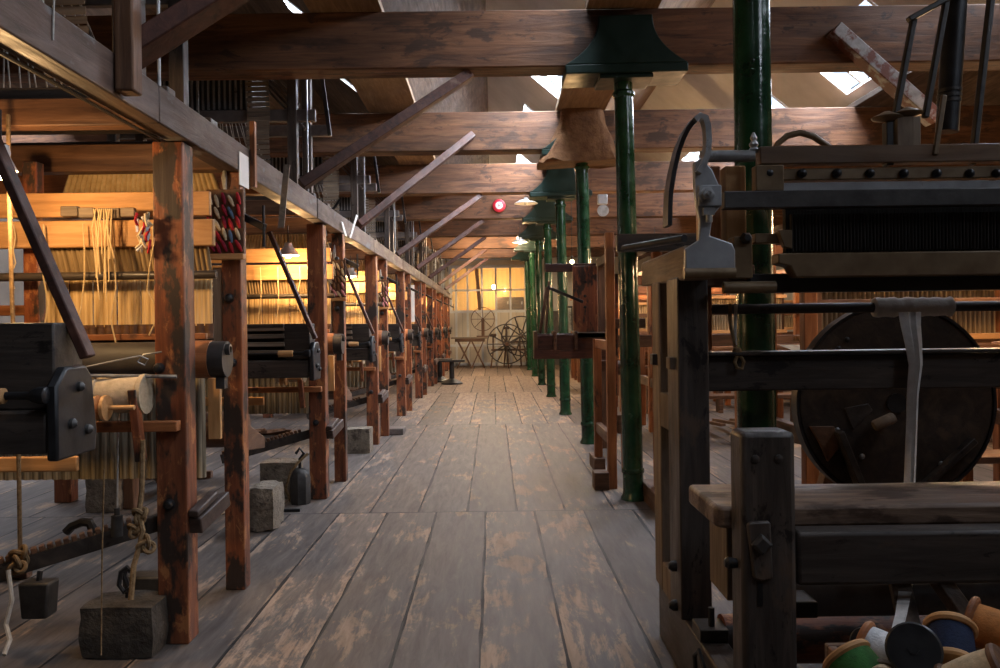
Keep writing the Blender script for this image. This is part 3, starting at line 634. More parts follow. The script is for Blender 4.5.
# ================================================================ RIGHT FOREGROUND LOOM (dark)
def R1():
    r = thing('broad_loom', 'large dark wooden loom with iron fittings filling the right foreground', 'loom', (.7, 3.1, 0))
    O = Vector((.7, 3.1, 0))
    def L(mb, name, mat, bevel=0, par=None):
        mb.v = [p-O for p in mb.v]; ob = mb.build(name, mat, r, bevel)
        if par: ob.location -= par.location; ob.parent = par
        return ob
    XE = 3.0
    p1 = L(MB().box(.695, .850, 2.34, 2.46, 0, 1.035), 'corner_post', M['blackZ'], .016)
    L(MB().box(XE-.15, XE, 2.34, 2.46, 0, 1.05), 'corner_post', M['blackZ'], .016)
    pb = L(MB().prism([(.722, .625), (.745, .618), (.777, .625), (.772, .78), (.765, .787), (.712, .785), (.706, .775)], 2.325, 2.345), 'clamp_plate', M['blackZ'], .006, p1)
    L(MB().lathe([(.03, 0), (.03, .016), (.02, .024)], (.742, 2.325, .725), (0, -1, 0), 4), 'clamp_nut', M['leadgrey'], .003, p1)
    L(MB().box(.736, .75, 2.337, 2.345, .545, .61), 'post_slot', M['iron'], 0, p1)
    for x in (.735, .80): L(MB().lathe([(.012, 0), (.012, .006), (.004, .009)], (x, 2.342, .96), (0, -1, 0), 10), 'peg', M['blackZ'], 0, p1)
    L(MB().lathe([(.014, 0), (.018, .03), (.01, .04)], (.70, 2.4, .65), (-1, 0, 0), 10), 'side_bolt', M['iron'], 0, p1)
    # slotted tall post
    fp = L(MB().box(.685, .80, 3.08, 3.27, .24, 1.515), 'tall_post', M['blackZ'], .006)
    bp_ = L(MB().box(.685, .79, 3.43, 3.57, .24, 1.515), 'tall_post', M['greyZ'], .006)
    L(MB().box(.687, .785, 3.272, 3.428, .92, 1.06), 'post_spacer', M['greyZ'], .004); L(MB().box(.687, .785, 3.272, 3.428, .24, .36), 'post_spacer', M['greyZ'], .004)
    L(MB().box(.665, .69, 3.14, 3.20, 1.17, 1.215), 'wedge', M['greyZ'], .003); L(MB().box(.665, .69, 3.47, 3.53, 1.17, 1.215), 'wedge', M['blackZ'], .003)
    L(MB().box(XE-.12, XE, 3.08, 3.27, .24, 1.515), 'tall_post', M['blackZ'], .006)
    for z in (.42, .27): L(MB().lathe([(.022, 0), (.022, .014), (.01, .03)], (.685, 3.16, z), (-1, 0, 0), 8), 'side_bolt', M['iron'])
    L(MB().prism([(3.0, 1.50), (3.84, 1.515), (3.84, 1.625), (3.0, 1.625), (2.97, 1.6)], .69, .79, 'YZ'), 'head_rail', M['greyY'], .008)
    L(MB().box(.70, .80, 2.46, 3.58, .0, .24), 'base_rail', M['blackY'], .008)
    L(MB().box(XE-.11, XE, 2.46, 3.75, .0, .24), 'base_rail', M['blackY'], .008)
    b = L(MB().box(.70, .80, 2.86, 2.98, .24, .285), 'bolt_block', M['leadgrey'], .004); L(MB().cyl((.75, 2.9, .285), (.75, 2.9, .35), .011, n=8), 'bolt', M['iron'], 0, b)
    L(MB().tube([(.685, 2.75, .2), (.68, 2.8, .24), (.68, 2.86, .2), (.68, 2.84, .12), (.682, 2.78, .08)], .008, 6), 'iron_hook', M['iron'])
    # rails
    br = L(MB().box(.80, XE, 3.13, 3.23, 1.085, 1.218), 'breast_beam', M['blackX'], .006); L(MB().box(.80, XE, 3.10, 3.24, 1.219, 1.233), 'beam_lip', M['blackX'], .004, br)
    L(MB().cyl((.80, 3.22, 1.395), (XE, 3.22, 1.395), .02, n=14), 'cross_rod', M['blackX'])
    L(MB().box(.802, .845, 3.2, 3.26, 1.235, 1.51), 'rod_bracket', M['orangeZ'], .004)
    L(MB().box(.857, XE-.15, 2.36, 2.45, .592, .745), 'front_rail', M['blackX'], .012)
    L(MB().cyl((.80, 2.95, .22), (XE-.1, 2.95, .22), .085, n=24), 'cloth_roller', M['redX'])
    L(MB().cyl((.80, 2.75, .43), (XE-.1, 2.75, .43), .06, n=20), 'knee_roller', M['slate'])
    L(MB().box(.85, .97, 2.50, 2.62, .45, .50), 'ledge', M['iron'], .006)
    L(MB().prism([(.70, .50), (.73, .50), (.775, .70), (.775, .73), (.70, .73)], 2.52, 2.72), 'bench_bracket', M['greyZ'], .004)
    for x0, x1 in ((1.25, 1.15), (1.33, 1.45)):
        L(MB().bar((x0, 2.62, .62), (x1, 2.2, .27), .06, .035), 'treadle_arm', M['bench' + 'D'], .005)
    # reed and batten head
    Y = 3.02
    def X(px): return at(px, 200, Y).x
    def Z(py, px=850): return at(px, py, Y).z
    L(MB().box(X(761), XE, Y, Y+.06, Z(163), Z(145)), 'batten_cap', M['brassX'] if 'brassX' in M else M['brownX'], .004)
    bb = L(MB().box(X(758), XE, Y+.01, Y+.06, Z(179), Z(167)), 'bolt_bar', M['brass'], .004)
    for px in (770, 803, 838, 871, 905, 938, 971, 998):
        L(MB().lathe([(.017, 0), (.017, .008), (.011, .018), (.003, .022)], (X(px), Y+.01, Z(173, px)), (0, -1, 0), 12), 'bolt', M['iron'], 0, bb)
    L(MB().box(X(756), X(784), Y-.005, Y+.05, Z(190), Z(164)), 'bolt_plate', M['brass'], .004)
    L(MB().box(X(783), XE, Y+.015, Y+.05, Z(191), Z(181)), 'steel_strip', M['casting'], .003)
    L(MB().box(X(720), XE, Y-.06, Y-.005, Z(209), Z(192)), 'slide_bar', M['leadgrey'], .004)
    L(MB().box(X(788), XE, Y+.03, Y+.06, Z(254), Z(193)), 'reed', M['silk'])
    h = sheet(X(792), XE-.02, Y+.02, Z(250), Z(213), 150, .008); L(h, 'reed_wires', M['silk'])
    L(MB().prism([(X(775), Z(253)), (XE, Z(253)), (XE, Z(277)), (X(792), Z(277)), (X(787), Z(266)), (X(775), Z(263))], Y-.03, Y+.05), 'hand_rail', M['brass'], .005)
    L(MB().box(X(752), XE, Y+.04, Y+.14, Z(291), Z(272)), 'shade_strip', M['iron'], .004)  # black strip standing in for the shade below the hand rail
    L(MB().box(X(758), X(792), Y+.04, Y+.1, Z(241), Z(231)), 'reed_catch', M['brass'], .004); L(MB().prism([(X(778), Z(229)), (X(792), Z(229)), (X(792), Z(248)), (X(784), Z(246))], Y+.0, Y+.035), 'reed_catch', M['brass'], .003)
    for a, bx, t, bt in ((707, 727, 160, 262), (732, 753, 160, 262)):
        L(MB().box(X(a), X(bx), Y+.08, Y+.17, Z(bt), Z(t)), 'batten_upright', M['pineZ'] if a > 720 else M['orangeZ'], .005)
    L(MB().box(.78, X(760), Y+.07, Y+.18, Z(284), Z(262)), 'batten_foot', M['brownX'], .005)
    L(MB().box(X(733), X(752), Y+.0, Y+.08, Z(277), Z(235)), 'pivot_block', M['brass'], .005)
    L(MB().cyl((X(722), Y+.0, Z(286)), (X(774), Y+.0, Z(286)), .022, n=16), 'grip_bar', M['brass'])
    L(MB().cyl((X(703), Y+.03, Z(153)), (X(757), Y+.03, Z(153)), .022, n=16), 'top_spindle', M['steel'])
    L(MB().lathe([(.012, 0), (.02, .01), (.012, .02), (.018, .03), (.009, .045), (.013, .055), (.004, .075)], (X(757), Y+.03, Z(150)), (0, 0, 1), 12), 'finial', M['steel'])
    L(MB().lathe([(.026, 0), (.026, .012), (.012, .03)], (X(716), Y+.078, Z(178)), (0, -1, 0), 6), 'upright_bolt', M['iron'])
    L(MB().lathe([(.022, 0), (.022, .012), (.012, .03)], (X(745), Y+.0, Z(237)), (0, -1, 0), 6), 'upright_bolt', M['iron'])
    def Xc(px): return at(px, 200, Y-.08).x
    def Zc(py, px=705): return at(px, py, Y-.08).z
    # iron casting with the curved horn
    body = [(Xc(694), Zc(163)), (Xc(701), Zc(158)), (Xc(712), Zc(170)), (Xc(719), Zc(186)), (Xc(720), Zc(207)), (Xc(712), Zc(216)), (Xc(709), Zc(236)), (Xc(731), Zc(244)), (Xc(734), Zc(251)), (Xc(734), Zc(272)), (Xc(684), Zc(272)), (Xc(684), Zc(249)), (Xc(698), Zc(240)), (Xc(699), Zc(220)), (Xc(696), Zc(206)), (Xc(694), Zc(185))]
    cs = L(MB().prism(body, Y-.09, Y-.06), 'side_casting', M['casting'], .005)
    L(MB().box(Xc(697), Xc(720), Y-.105, Y-.06, Zc(207), Zc(186)), 'casting_boss', M['casting'], .004, cs)
    L(MB().lathe([(.03, 0), (.03, .012), (.02, .014), (.02, .034), (.008, .036), (.008, .05)], (Xc(704), Y-.105, Zc(196)), (0, -1, 0), 6), 'casting_nut', M['steel'], 0, cs)
    L(MB().box(Xc(701), Xc(712), Y-.115, Y-.09, Zc(216), Zc(209)).cyl((Xc(707), Y-.105, Zc(223)), (Xc(707), Y-.105, Zc(216)), .012, n=8), 'casting_nut', M['steel'], 0, cs)
    L(MB().cyl((Xc(683), Y-.08, Zc(273)), (Xc(734), Y-.08, Zc(273)), .02, n=14), 'casting_lip', M['brass'], 0, cs)
    def pts(arc): return [(Xc(a), Y-.075+q, Zc(b_)) for a, b_, q in arc]
    L(MB().tube(pts([(671, 224, .06), (671.5, 205, .06), (672.5, 190, .06), (676, 170, .06), (681, 149, .055), (686, 135, .04), (692, 124, .02), (698, 118.5, 0)]), .016, w=.09, up=(0, 1, 0)), 'curved_horn', M['iron'], 0, cs)
    L(MB().tube(pts([(694, 122, -.02), (699, 117.5, -.02), (704, 120, -.02), (706.5, 129, -.02), (707, 142, -.02), (706, 155, -.02), (702, 166, -.02), (697, 174, -.02)]), .02, w=.05, up=(0, 1, 0)), 'horn_tip', M['steel'], 0, cs)
    L(MB().cyl((Xc(640), Y+.3, Zc(238)), (Xc(684), Y-.075, Zc(238)), .014, n=10), 'tie_rod', M['iron'])
    # pieces above
    L(MB().tube([(X(784), Y+.1, Z(150)), (X(788), Y+.1, Z(137)), (X(798), Y+.1, Z(129)), (X(811), Y+.1, Z(126)), (X(825), Y+.1, Z(130)), (X(838), Y+.1, Z(139)), (X(850), Y+.1, Z(150))], .012, 10), 'bent_pipe', M['brass'])
    L(MB().box(X(898), X(922), Y+.0, Y+.05, Z(147), Z(117)), 'bearing_block', M['grey' + 'Z'], .004)
    L(MB().lathe([(.006, 0), (.05, .012), (.055, .018), (.03, .03), (.01, .04)], (X(892), Y+.03, Z(121)), (0, 0, 1), 18), 'oil_cup', M['brass']); L(MB().lathe([(.006, 0), (.05, .012), (.055, .018), (.03, .03), (.01, .04)], (X(913), Y+.03, Z(117)), (0, 0, 1), 18), 'oil_cup', M['brass'])
    L(MB().box(X(889), X(896), Y+.01, Y+.05, Z(165), Z(121)), 'cup_stem', M['iron'], .003)
    def rod(a, bq, w, mat='iron', n=12, dy=0, rnd=True, nm='lever_rod'):
        pa, pb2 = at(*a, Y+.03+dy), at(*bq, Y+.03+dy)
        L(MB().cyl(pa, pb2, w, n=n) if rnd else MB().bar(pa, pb2, .02, w, (0, 1, 0)), nm, M[mat], 0 if rnd else .004)
    rod((894, 122), (914, 17), .028, 'leadgrey', rnd=False); rod((908, 20), (985, -22), .03, 'leadgrey', rnd=False, dy=-.02)
    rod((925, 118), (950, -20), .026, 'leadgrey', rnd=False, dy=-.01)
    rod((947, 132), (957, -20), .04, 'iron', 18, dy=.06, nm='lever_pipe'); rod((972, 165), (993, -20), .03, 'leadgrey', rnd=False, dy=.02)
    for t in (.2, .235, .27, .86, .89): 
        c0 = at(947, 132, Y+.09); c1 = at(957, -20, Y+.09); c = c0.lerp(c1, t)
        L(MB().cyl(c-Vector((0, 0, .006)), c+Vector((0, 0, .006)), .043, n=18), 'pipe_band', M['leadgrey'])
    rod((935, 155), (944, 95), .014, 'brass', rnd=False, dy=-.03)
    return r
M['brassX'] = wood('dark_varnished_rail', (.07,.04,.022), (.12,.072,.04), (.17,.105,.06), 'X', .35, .1)
r1 = R1()
# bench board
tag(MB().prism([(.655, 2.485), (.68, 2.465), (2.6, 2.468), (2.6, 2.84), (1.2, 2.80), (.655, 2.82)], .732, .798, 'XY').build('bench_board', M['benchX'], None, .012), 'thick worn plank seat lying across the dark loom', 'plank')
# rope with a knot, wrap and linen strip
x = at(733, 310, 3.12).x
k = thing('knotted_rope', 'short hemp rope with a loop knot hanging from the cross rod', 'rope', (x, 3.14, 1.42))
MB().tube([(-.004, .0, -.005), (-.01, -.01, -.06), (-.002, -.015, -.12), (.008, -.022, -.17)], .007, 6).build('rope_strand', M['rope'], k); MB().tube([(.018, .0, -.005), (.012, -.01, -.06), (.008, -.015, -.12), (.008, -.022, -.17)], .006, 6).build('rope_strand', M['greycord'], k)
MB().ball((.012, -.022, -.185), .018, 10).build('knot', M['rope'], k)
MB().tube([(.012, -.03, -.195), (.0, -.032, -.225), (.008, -.034, -.245), (.026, -.034, -.25), (.034, -.032, -.225), (.02, -.03, -.195)], .007, 6).build('rope_loop', M['rope'], k)
xa, xb = at(873, 307, 3.22).x, at(953, 307, 3.22).x
k = thing('linen_wrap', 'crumpled pale linen wound round the cross rod with a long hanging strip', 'cloth', ((xa+xb)/2, 3.22, 1.395))
rr = random.Random(5); n = 20
prof = [(.0215, 0)]+[(.0365+.0018*math.sin(i*1.7)+rr.uniform(-.0015, .002), (xb-xa)*(i+.3)/n) for i in range(n)]+[(.0215, xb-xa)]
MB().lathe(prof, (-(xb-xa)/2, 0, 0), (1, 0, 0), 20).build('wrap', M['linen'], k)
def strip(pts, name):
    vs = []; fs = []; m = 7
    for (px, py, w, y) in pts:
        c = at(px, py, y)-Vector(k.location)
        for s in (0, 1):
            for j in range(m):
                u = j/(m-1)-.5; vs.append((c.x+u*w, c.y+.010*math.cos(u*14)+.005*s, c.z))
    for i in range(len(pts)-1):
        for s in (0, 1):
            for j in range(m-1):
                a = i*2*m+s*m+j; fs.append((a, a+1, a+2*m+1, a+2*m))
        for j in (0, m-1):
            a = i*2*m+j; fs.append((a, a+m, a+3*m, a+2*m))
    MB().add(vs, fs).build(name, M['linen'], k)
strip([(911, 312, .085, 3.17), (912, 325, .075, 3.13), (915, 345, .062, 3.085), (917, 365, .05, 3.075), (914, 395, .042, 3.07), (913, 430, .04, 3.05), (911, 482, .04, 2.98), (911, 530, .04, 2.88), (908, 585, .04, 2.55), (903, 615, .03, 2.28), (897, 640, .026, 2.0), (894, 650, .024, 1.93)], 'hanging_strip')
# great wheel behind the breast beam
c = at(893, 398, 3.8)
k = thing('wooden_disc_wheel', 'big dark wooden disc wheel standing upright behind the breast beam', 'wheel', (c.x, 3.8, 0))
zc = c.z-.02; R = .445
MB().lathe([(R-.01, -.03), (R, -.02), (R, .02), (R-.01, .03)], (0, 0, zc), (0, 1, 0), 64).build('disc', wood('disc_wood', (.018,.013,.010), (.04,.028,.02), (.075,.05,.033), 'D', .5, .3, patch=(.08,.05,.03), patch_at=.64), k)
MB().tube([((R+.004)*math.cos(a*PI/32), 0, zc+(R+.004)*math.sin(a*PI/32)) for a in range(64)], .012, closed=True, w=.07, up=(0, 1, 0)).build('iron_tyre', M['iron'], k)
MB().bar((-.28, -.045, zc-.12), (-.17, -.045, zc-.40), .03, .11, (0, 1, 0)).build('batten', M['blackD'], k, .004); MB().bar((.08, -.045, zc-.40), (.34, -.045, zc-.17), .03, .05, (0, 1, 0)).build('batten', M['blackD'], k, .004)
MB().prism([(-.40, zc-.1), (-.29, zc-.1), (-.27, zc-.2), (-.32, zc-.26), (-.36, zc-.17)], -.05, -.03).build('iron_plate', M['brownD'], k, .003)
MB().prism([(-.24, zc-.02), (-.13, zc+.0), (-.11, zc-.03), (-.2, zc-.12)], -.038, -.03).build('iron_plate', M['blackD'], k, .003)
for dx, dz in ((-.26, .25), (-.22, .29), (-.27, -.12), (-.16, -.24), (.2, -.28), (.27, -.24)):
    MB().lathe([(.013, 0), (.013, .006), (.004, .012)], (dx, -.03, zc+dz), (0, -1, 0), 10).build('bolt', M['iron'] if dz > 0 else M['steel'], k)
MB().lathe([(.022, 0), (.026, .01), (.026, .09), (.02, .1)], (-.12, -.065, zc-.1), (.9, -.1, .42), 12).build('wooden_peg', M['greyD'], k)
MB().cyl((0, -.04, zc), (0, .5, zc), .045, n=16).build('axle', M['iron'], k)
for s in (.1, .42):
    MB().bar((-.3, s, 0), (-.02, s, zc-.03), .06, .08, (0, 1, 0)).bar((.3, s, 0), (.02, s, zc-.03), .06, .08, (0, 1, 0)).build('trestle', M['brownD'], k, .004)
# crate of spools
def spool(name, loc, d, r, ln, yarn, wood_, label, fl_=.016, tr=.82):
    t = thing(name, label, 'spool', loc, 'large spools in the crate')
    d = Vector(d).normalized()
    fm = M[wood_]
    MB().lathe([(r*.92, 0), (r, fl_*.3), (r, fl_*.7), (r*.9, fl_), (r*.3, fl_)], -d*ln/2, d, 32).build('flange', fm, t)
    MB().lathe([(r*.3, 0), (r*.9, 0), (r, fl_*.3), (r, fl_*.7), (r*.92, fl_), (r*.5, fl_+.001)], d*(ln/2-fl_), d, 32).build('flange', fm, t)
    MB().lathe([(r*tr*.97, fl_), (r*tr, ln*.3), (r*tr*1.02, ln*.5), (r*tr, ln*.7), (r*tr*.97, ln-fl_)], -d*ln/2, d, 32).build('yarn', M[yarn], t)
    b, s, tt = basis(d)
    MB().lathe([(r*.2, 0), (r*.2, .003), (r*.12, .004)], -d*(ln/2+.003), d, 6).build('bore', M['iron'], t)
    return t
YS = 1.75
def sp(px, py, y): return at(px, py, y)
V_, U_, R_ = Vector((-.43, -.84, .33)), Vector((.15, .30, .94)), Vector((.89, -.45, 0))
spool('yarn_spool', sp(861, 677, 1.72), -.25*V_+.72*U_-.6*R_, .056, .11, 'y_green', 'pineX', 'green yarn spool at the left end of the crate', tr=.95)
spool('yarn_spool', sp(884, 650, 1.84), -.2*V_-.9*R_+.3*U_, .046, .10, 'y_white', 'orangeX', 'white yarn spool between the green and the black one', tr=.84)
spool('yarn_spool', sp(914, 652, 1.70), -V_-.1*U_, .053, .11, 'y_navy', 'iron', 'black spool showing its round end with a slotted hole')
spool('yarn_spool', sp(951, 646, 1.72), .55*V_-.83*U_, .052, .10, 'y_navy', 'pineX', 'navy blue yarn spool with a bare brown wooden end below', tr=.84)
spool('yarn_spool', sp(997, 632, 1.80), -.15*V_-.9*R_+.25*U_, .058, .12, 'y_orange', 'orangeX', 'orange yarn spool at the right edge of the picture', tr=.8)
spool('yarn_spool', sp(978, 680, 1.58), .3*V_+.85*R_+.5*U_, .05, .12, 'y_cream', 'brownX', 'cream yarn spool in the bottom right corner', tr=.92)
spool('yarn_spool', sp(883, 684, 1.66), -V_+.2*U_, .04, .09, 'y_cream', 'greyX', 'grey spool end low between the green and black spools')
spool('yarn_spool', sp(866, 642, 1.89), V_, .032, .09, 'y_navy', 'iron', 'small black spool peeping out behind the white one')
spool('yarn_spool', sp(932, 645, 1.84), R_+.2*U_, .045, .10, 'y_brown', 'pineX', 'pale wooden spool behind the black and navy spools')
cx0, cx1 = .76, 1.25; cy0, cy1, zt = 1.50, 1.93, .60
k = thing('spool_crate', 'wooden crate holding the heap of yarn spools', 'crate', ((cx0+cx1)/2, (cy0+cy1)/2, 0))
hw, hd = (cx1-cx0)/2, (cy1-cy0)/2
MB().box(-hw, hw, -hd, -hd+.02, .02, zt).build('side', M['brownX'], k, .004); MB().box(-hw, hw, hd-.02, hd, .02, zt).build('side', M['brownX'], k, .004)
MB().box(-hw, -hw+.02, -hd+.02, hd-.02, .02, zt).build('side', M['brownY'], k, .004); MB().box(hw-.02, hw, -hd+.02, hd-.02, .02, zt).build('side', M['brownY'], k, .004)
MB().box(-hw, hw, -hd, hd, 0, .02).build('bottom', M['brownX'], k); MB().box(-hw+.02, hw-.02, -hd+.02, hd-.02, zt-.10, zt-.08).build('tray', M['brownX'], k)

# ================================================================ RIGHT SIDE WOODEN LOOMS
def make_wood_loom(label, name='timber_loom'):
    """generic upright timber loom 1.9 wide (x) x 1.5 deep (y)"""
    r = thing(name, label, 'loom', (0, 0, 0), 'timber looms on the right side')
    for x in (0, 1.8):
        for y, h in ((0, 1.9), (.75, 1.9), (1.45, 1.15)): MB().box(x, x+.085, y, y+.085, 0, h).build('post', M['orangeZ'], r, .005)
        MB().box(x, x+.085, -.1, 1.6, 1.9, 2.0).build('top_rail', M['orangeY'], r, .005)
        MB().box(x+.01, x+.075, .085, .75, .55, .66).build('side_rail', M['brownY'], r, .005); MB().box(x+.01, x+.075, .835, 1.45, .55, .66).build('side_rail', M['brownY'], r, .005)
    for y, z in ((.02, 1.78), (.78, 1.78), (.02, .9), (1.47, .98)): MB().box(.085, 1.8, y, y+.06, z, z+.11).build('cross_rail', M['orangeX'], r, .005)
    MB().cyl((.086, .5, 1.02), (1.799, .5, 1.02), .07, n=20).build('cloth_roller', M['brownX'], r); MB().cyl((.086, 1.2, .9), (1.799, 1.2, .9), .1, n=20).build('warp_roller', M['orangeX'], r)
    for i in range(4): 
        q = MB().box(.2, 1.65, .62+.035*i, .64+.035*i, 1.62, 1.66).box(.2, 1.65, .62+.035*i, .64+.035*i, 1.2, 1.24).build('heddle_shaft', M['pineX'], r, .003)
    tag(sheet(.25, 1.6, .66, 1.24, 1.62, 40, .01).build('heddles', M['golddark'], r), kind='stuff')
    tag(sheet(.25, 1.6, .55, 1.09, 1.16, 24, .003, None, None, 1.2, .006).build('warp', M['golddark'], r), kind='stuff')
    MB().box(.1, 1.78, .2, .27, 1.08, 1.18).box(.1, 1.78, .2, .27, 1.42, 1.48).build('batten', M['brownX'], r, .005)
    for x in (.14, 1.68): MB().box(x, x+.05, .2, .26, 1.18, 1.9).build('sword', M['brownZ'], r, .004)
    for i in range(4): MB().bar((.5+.22*i, 1.3, .08), (.5+.22*i, .1, .16), .06, .035).build('treadle', M['brownY'], r, .004)
    MB().box(.3, 1.5, -.38, -.1, .5, .54).box(.34, .4, -.34, -.14, 0, .5).box(1.4, 1.46, -.34, -.14, 0, .5).build('bench', M['brownX'], r, .004)
    return r
wl = ['orange timber loom seen through the dark loom, right of the green column', 'timber loom standing behind the big disc wheel', 'timber loom farther back on the right, second row', 'timber loom at the right of the second back row',
      'timber loom in the third row behind the columns', 'timber loom at the far right of the third row', 'timber loom in the last row by the white wall', 'timber loom in the last row at the right']
spots = [(2.0, 6.1), (4.2, 6.0), (1.9, 9.4), (4.2, 9.2), (1.9, 12.5), (4.2, 12.3), (1.9, 15.6), (1.9, 18.8)]
spots[0] = (1.95, 5.2); spots[1] = (4.1, 5.3)
wl0 = make_wood_loom(wl[0]); wl0.location = (*spots[0], 0)
bpy.context.view_layer.update()
for i in range(1, 8): dup(wl0, (*spots[i], 0), wl[i])
# loom by the first full column, its outer posts and dark head rail
r = thing('narrow_loom', 'narrow brown timber loom frame around the first full green column', 'loom', (1.0, 6.6, 0)); O = Vector((1.0, 6.6, 0))
def LL(mb, nm, mat, bv=.005, root=r, o=O):
    mb.v = [p-o for p in mb.v]; return mb.build(nm, mat, root, bv)
LL(MB().box(1.17, 1.24, 6.05, 6.13, 0, 1.86), 'post', M['orangeZ']); LL(MB().box(.92, .99, 6.72, 6.80, 0, 2.08), 'post', M['orangeZ']); LL(MB().box(.92, .99, 7.6, 7.68, 0, 1.2), 'post', M['orangeZ'])
LL(MB().box(1.17, 1.24, 7.6, 7.68, 0, 1.9), 'post', M['orangeZ'])
LL(MB().box(.90, 1.72, 5.96, 6.04, 1.86, 1.985), 'head_rail', M['blackX']); LL(MB().box(1.17, 1.24, 6.04, 7.68, 1.87, 1.97), 'side_rail', M['brownY'])
LL(MB().box(1.12, 1.3, 5.75, 6.4, 0, .14), 'foot', M['brownY']); LL(MB().box(.80, .92, 6.68, 6.84, .0, .14), 'foot', M['brownX']); LL(MB().box(.90, 1.0, 7.5, 7.9, 0, .12), 'foot', M['brownX'])
LL(MB().box(.93, .98, 6.80, 7.6, 1.12, 1.2), 'side_rail', M['orangeY']); LL(MB().bar((1.02, 6.82, 1.75), (1.0, 6.9, .35), .03, .04, (0, 1, 0)), 'lean_bar', M['redD']); LL(MB().box(.92, 1.24, 6.74, 6.79, 1.3, 1.38), 'tie', M['brownX'])
LL(MB().box(1.0, 1.16, 6.72, 6.78, .45, .60), 'tie', M['brownX']); LL(MB().box(.93, .98, 6.8, 7.6, .35, .44), 'side_rail', M['brownY']); LL(MB().box(.99, 1.24, 7.62, 7.67, .9, 1.0), 'tie', M['brownX'])
LL(MB().cyl((1.0, 7.3, .95), (1.16, 7.3, .95), .06, n=16), 'roller', M['brownX'], 0)
# loom with the brown shuttle box that sticks out into the aisle
r = thing('box_loom', 'brown loom whose long shuttle box juts into the aisle before the columns', 'loom', (.9, 8.3, 0)); O = Vector((.9, 8.3, 0))
A = lambda px, py: at(px, py, 8.2)
def bx(a, b, y0, y1, nm, mat, bv=.005): p, q = A(*a), A(*b); LL(MB().box(p.x, q.x, y0, y1, p.z, q.z), nm, mat, bv, r, O)
bx((534, 359), (606, 349), 8.15, 8.4, 'shuttle_box_floor', M['braceX']); bx((534, 350), (606, 333), 8.36, 8.4, 'shuttle_box_wall', M['braceX']); bx((534, 350), (606, 334), 8.15, 8.18, 'shuttle_box_wall', M['braceX'])
for px in (534, 553, 574): bx((px, 350), (px+3, 331), 8.13, 8.41, 'box_rib', M['brownX'], .003)
bx((576, 354), (600, 264), 8.42, 8.5, 'broad_upright', M['redZ']); bx((547, 270), (600, 261), 8.50, 8.56, 'cross_arm', M['braceX'])
for py in (296, 307, 282):
    p = at(585, py, 8.42); LL(MB().lathe([(.016, 0), (.016, .006), (.004, .008)], p, (0, -1, 0), 10), 'bolt', M['iron'], 0, r, O); bx((577, 338), (605, 332), 8.12, 8.41, 'box_cover', M['greyX'])  # these bolts are dark discs put in place of the upright's holes
p, q = A(547, 287), A(583, 302); LL(MB().bar(p, q, .03, .035, (0, 1, 0)), 'picking_stick', M['iron'], .003, r, O); p, q = A(540, 333), A(547, 287); LL(MB().bar(p, q, .03, .04, (0, 1, 0)), 'picking_stick', M['brownD'], .003, r, O)
p, q = A(546, 333), A(549, 281); LL(MB().bar(p, q, .02, .03, (0, 1, 0)), 'picking_stick', M['brownD'], .003, r, O)
for x in (1.13, 2.7):
    for y in (8.28, 8.9): LL(MB().box(x, x+.08, y, y+.08, 0, 1.95), 'post', M['brownZ'], .005, r, O)
    LL(MB().box(x, x+.08, 8.2, 9.05, 1.95, 2.04), 'top_rail', M['brownY'], .005, r, O)
LL(MB().box(1.21, 2.7, 8.3, 8.36, 1.1, 1.22), 'breast_beam', M['brownX'], .005, r, O); LL(MB().box(1.21, 2.7, 8.92, 8.98, 1.75, 1.85), 'cross_rail', M['orangeX'], .005, r, O)
LL(MB().box(1.0, 1.13, 8.3, 8.42, 1.05, 1.25), 'box_bracket', M['brownX'], .005, r, O)

# ================================================================ PROPS ON THE LEFT
def rope_tube(name, pts, r, mat, label, cat='rope', group=None):
    return tag(MB().tube(pts, r, 7).build(name, M[mat]), label, cat, group)
def block(name, a, b, depth, y, mat, label, cat, seed=0, amp=.05, floor=True, bev=False):
    p, q = at(*a, y), at(*b, y)
    z0 = 0.0 if floor else p.z
    if mat == 'stone': o = MB().rock(p.x, q.x, y, y+depth, z0, q.z, seed, amp).build(name, M[mat])
    else: o = MB().box(p.x, q.x, y, y+depth, z0, q.z).build(name, M[mat], None, .012)
    return tag(o, label, cat)
p = fl(122, 662)
bw = thing('iron_weight', 'big dark block weight with a rope ring in front of the near red post', 'weight', (p.x-.035, p.y+.13, 0))
MB().rock(-.155, .155, -.11, .11, 0, .215, 3, .03, 4).build('block', M['darkstone'], bw)
MB().tube([(.005, 0, .2), (.005, 0, .27), (-.01, 0, .31), (.0, 0, .34), (.02, 0, .33)], .012, 7).build('iron_hook', M['iron'], bw)
block('slab_weight', (122, 611), (163, 577), .12, 3.95, 'leadgrey', 'dark slab weight standing behind the big block weight', 'weight')
tag(MB().rock(at(86, 507, 6.1).x, at(117, 507, 6.1).x, 6.1, 6.35, 0, at(100, 468, 6.1).z, 5, .05).build('stone_block', M['stone']), 'rough pale stone block on the floor beyond the near loom, far left', 'stone')
tag(MB().box(at(117, 500, 6.2).x+.02, at(131, 500, 6.2).x+.02, 6.2, 6.3, 0, at(120, 455, 6.2).z).build('wooden_stump', M['brownZ'], None, .01), 'short dark wooden upright beside the far left stone block', 'stump')
tag(MB().rock(at(250, 500, 5.2).x-.09, at(274, 500, 5.2).x-.07, 5.45, 5.75, 0, at(262, 486, 5.5).z, 9, .06).build('stone_block', M['stone']), 'rough stone block on the floor right behind the second red post', 'stone')
tag(MB().rock(at(252, 480, 6.3).x, at(290, 480, 6.3).x, 6.5, 6.75, .0, at(270, 463, 6.5).z, 12, .03).build('stone_block', M['stone']), 'long flat stone block beside the dark iron weight', 'stone')
p = fl(304, 500)
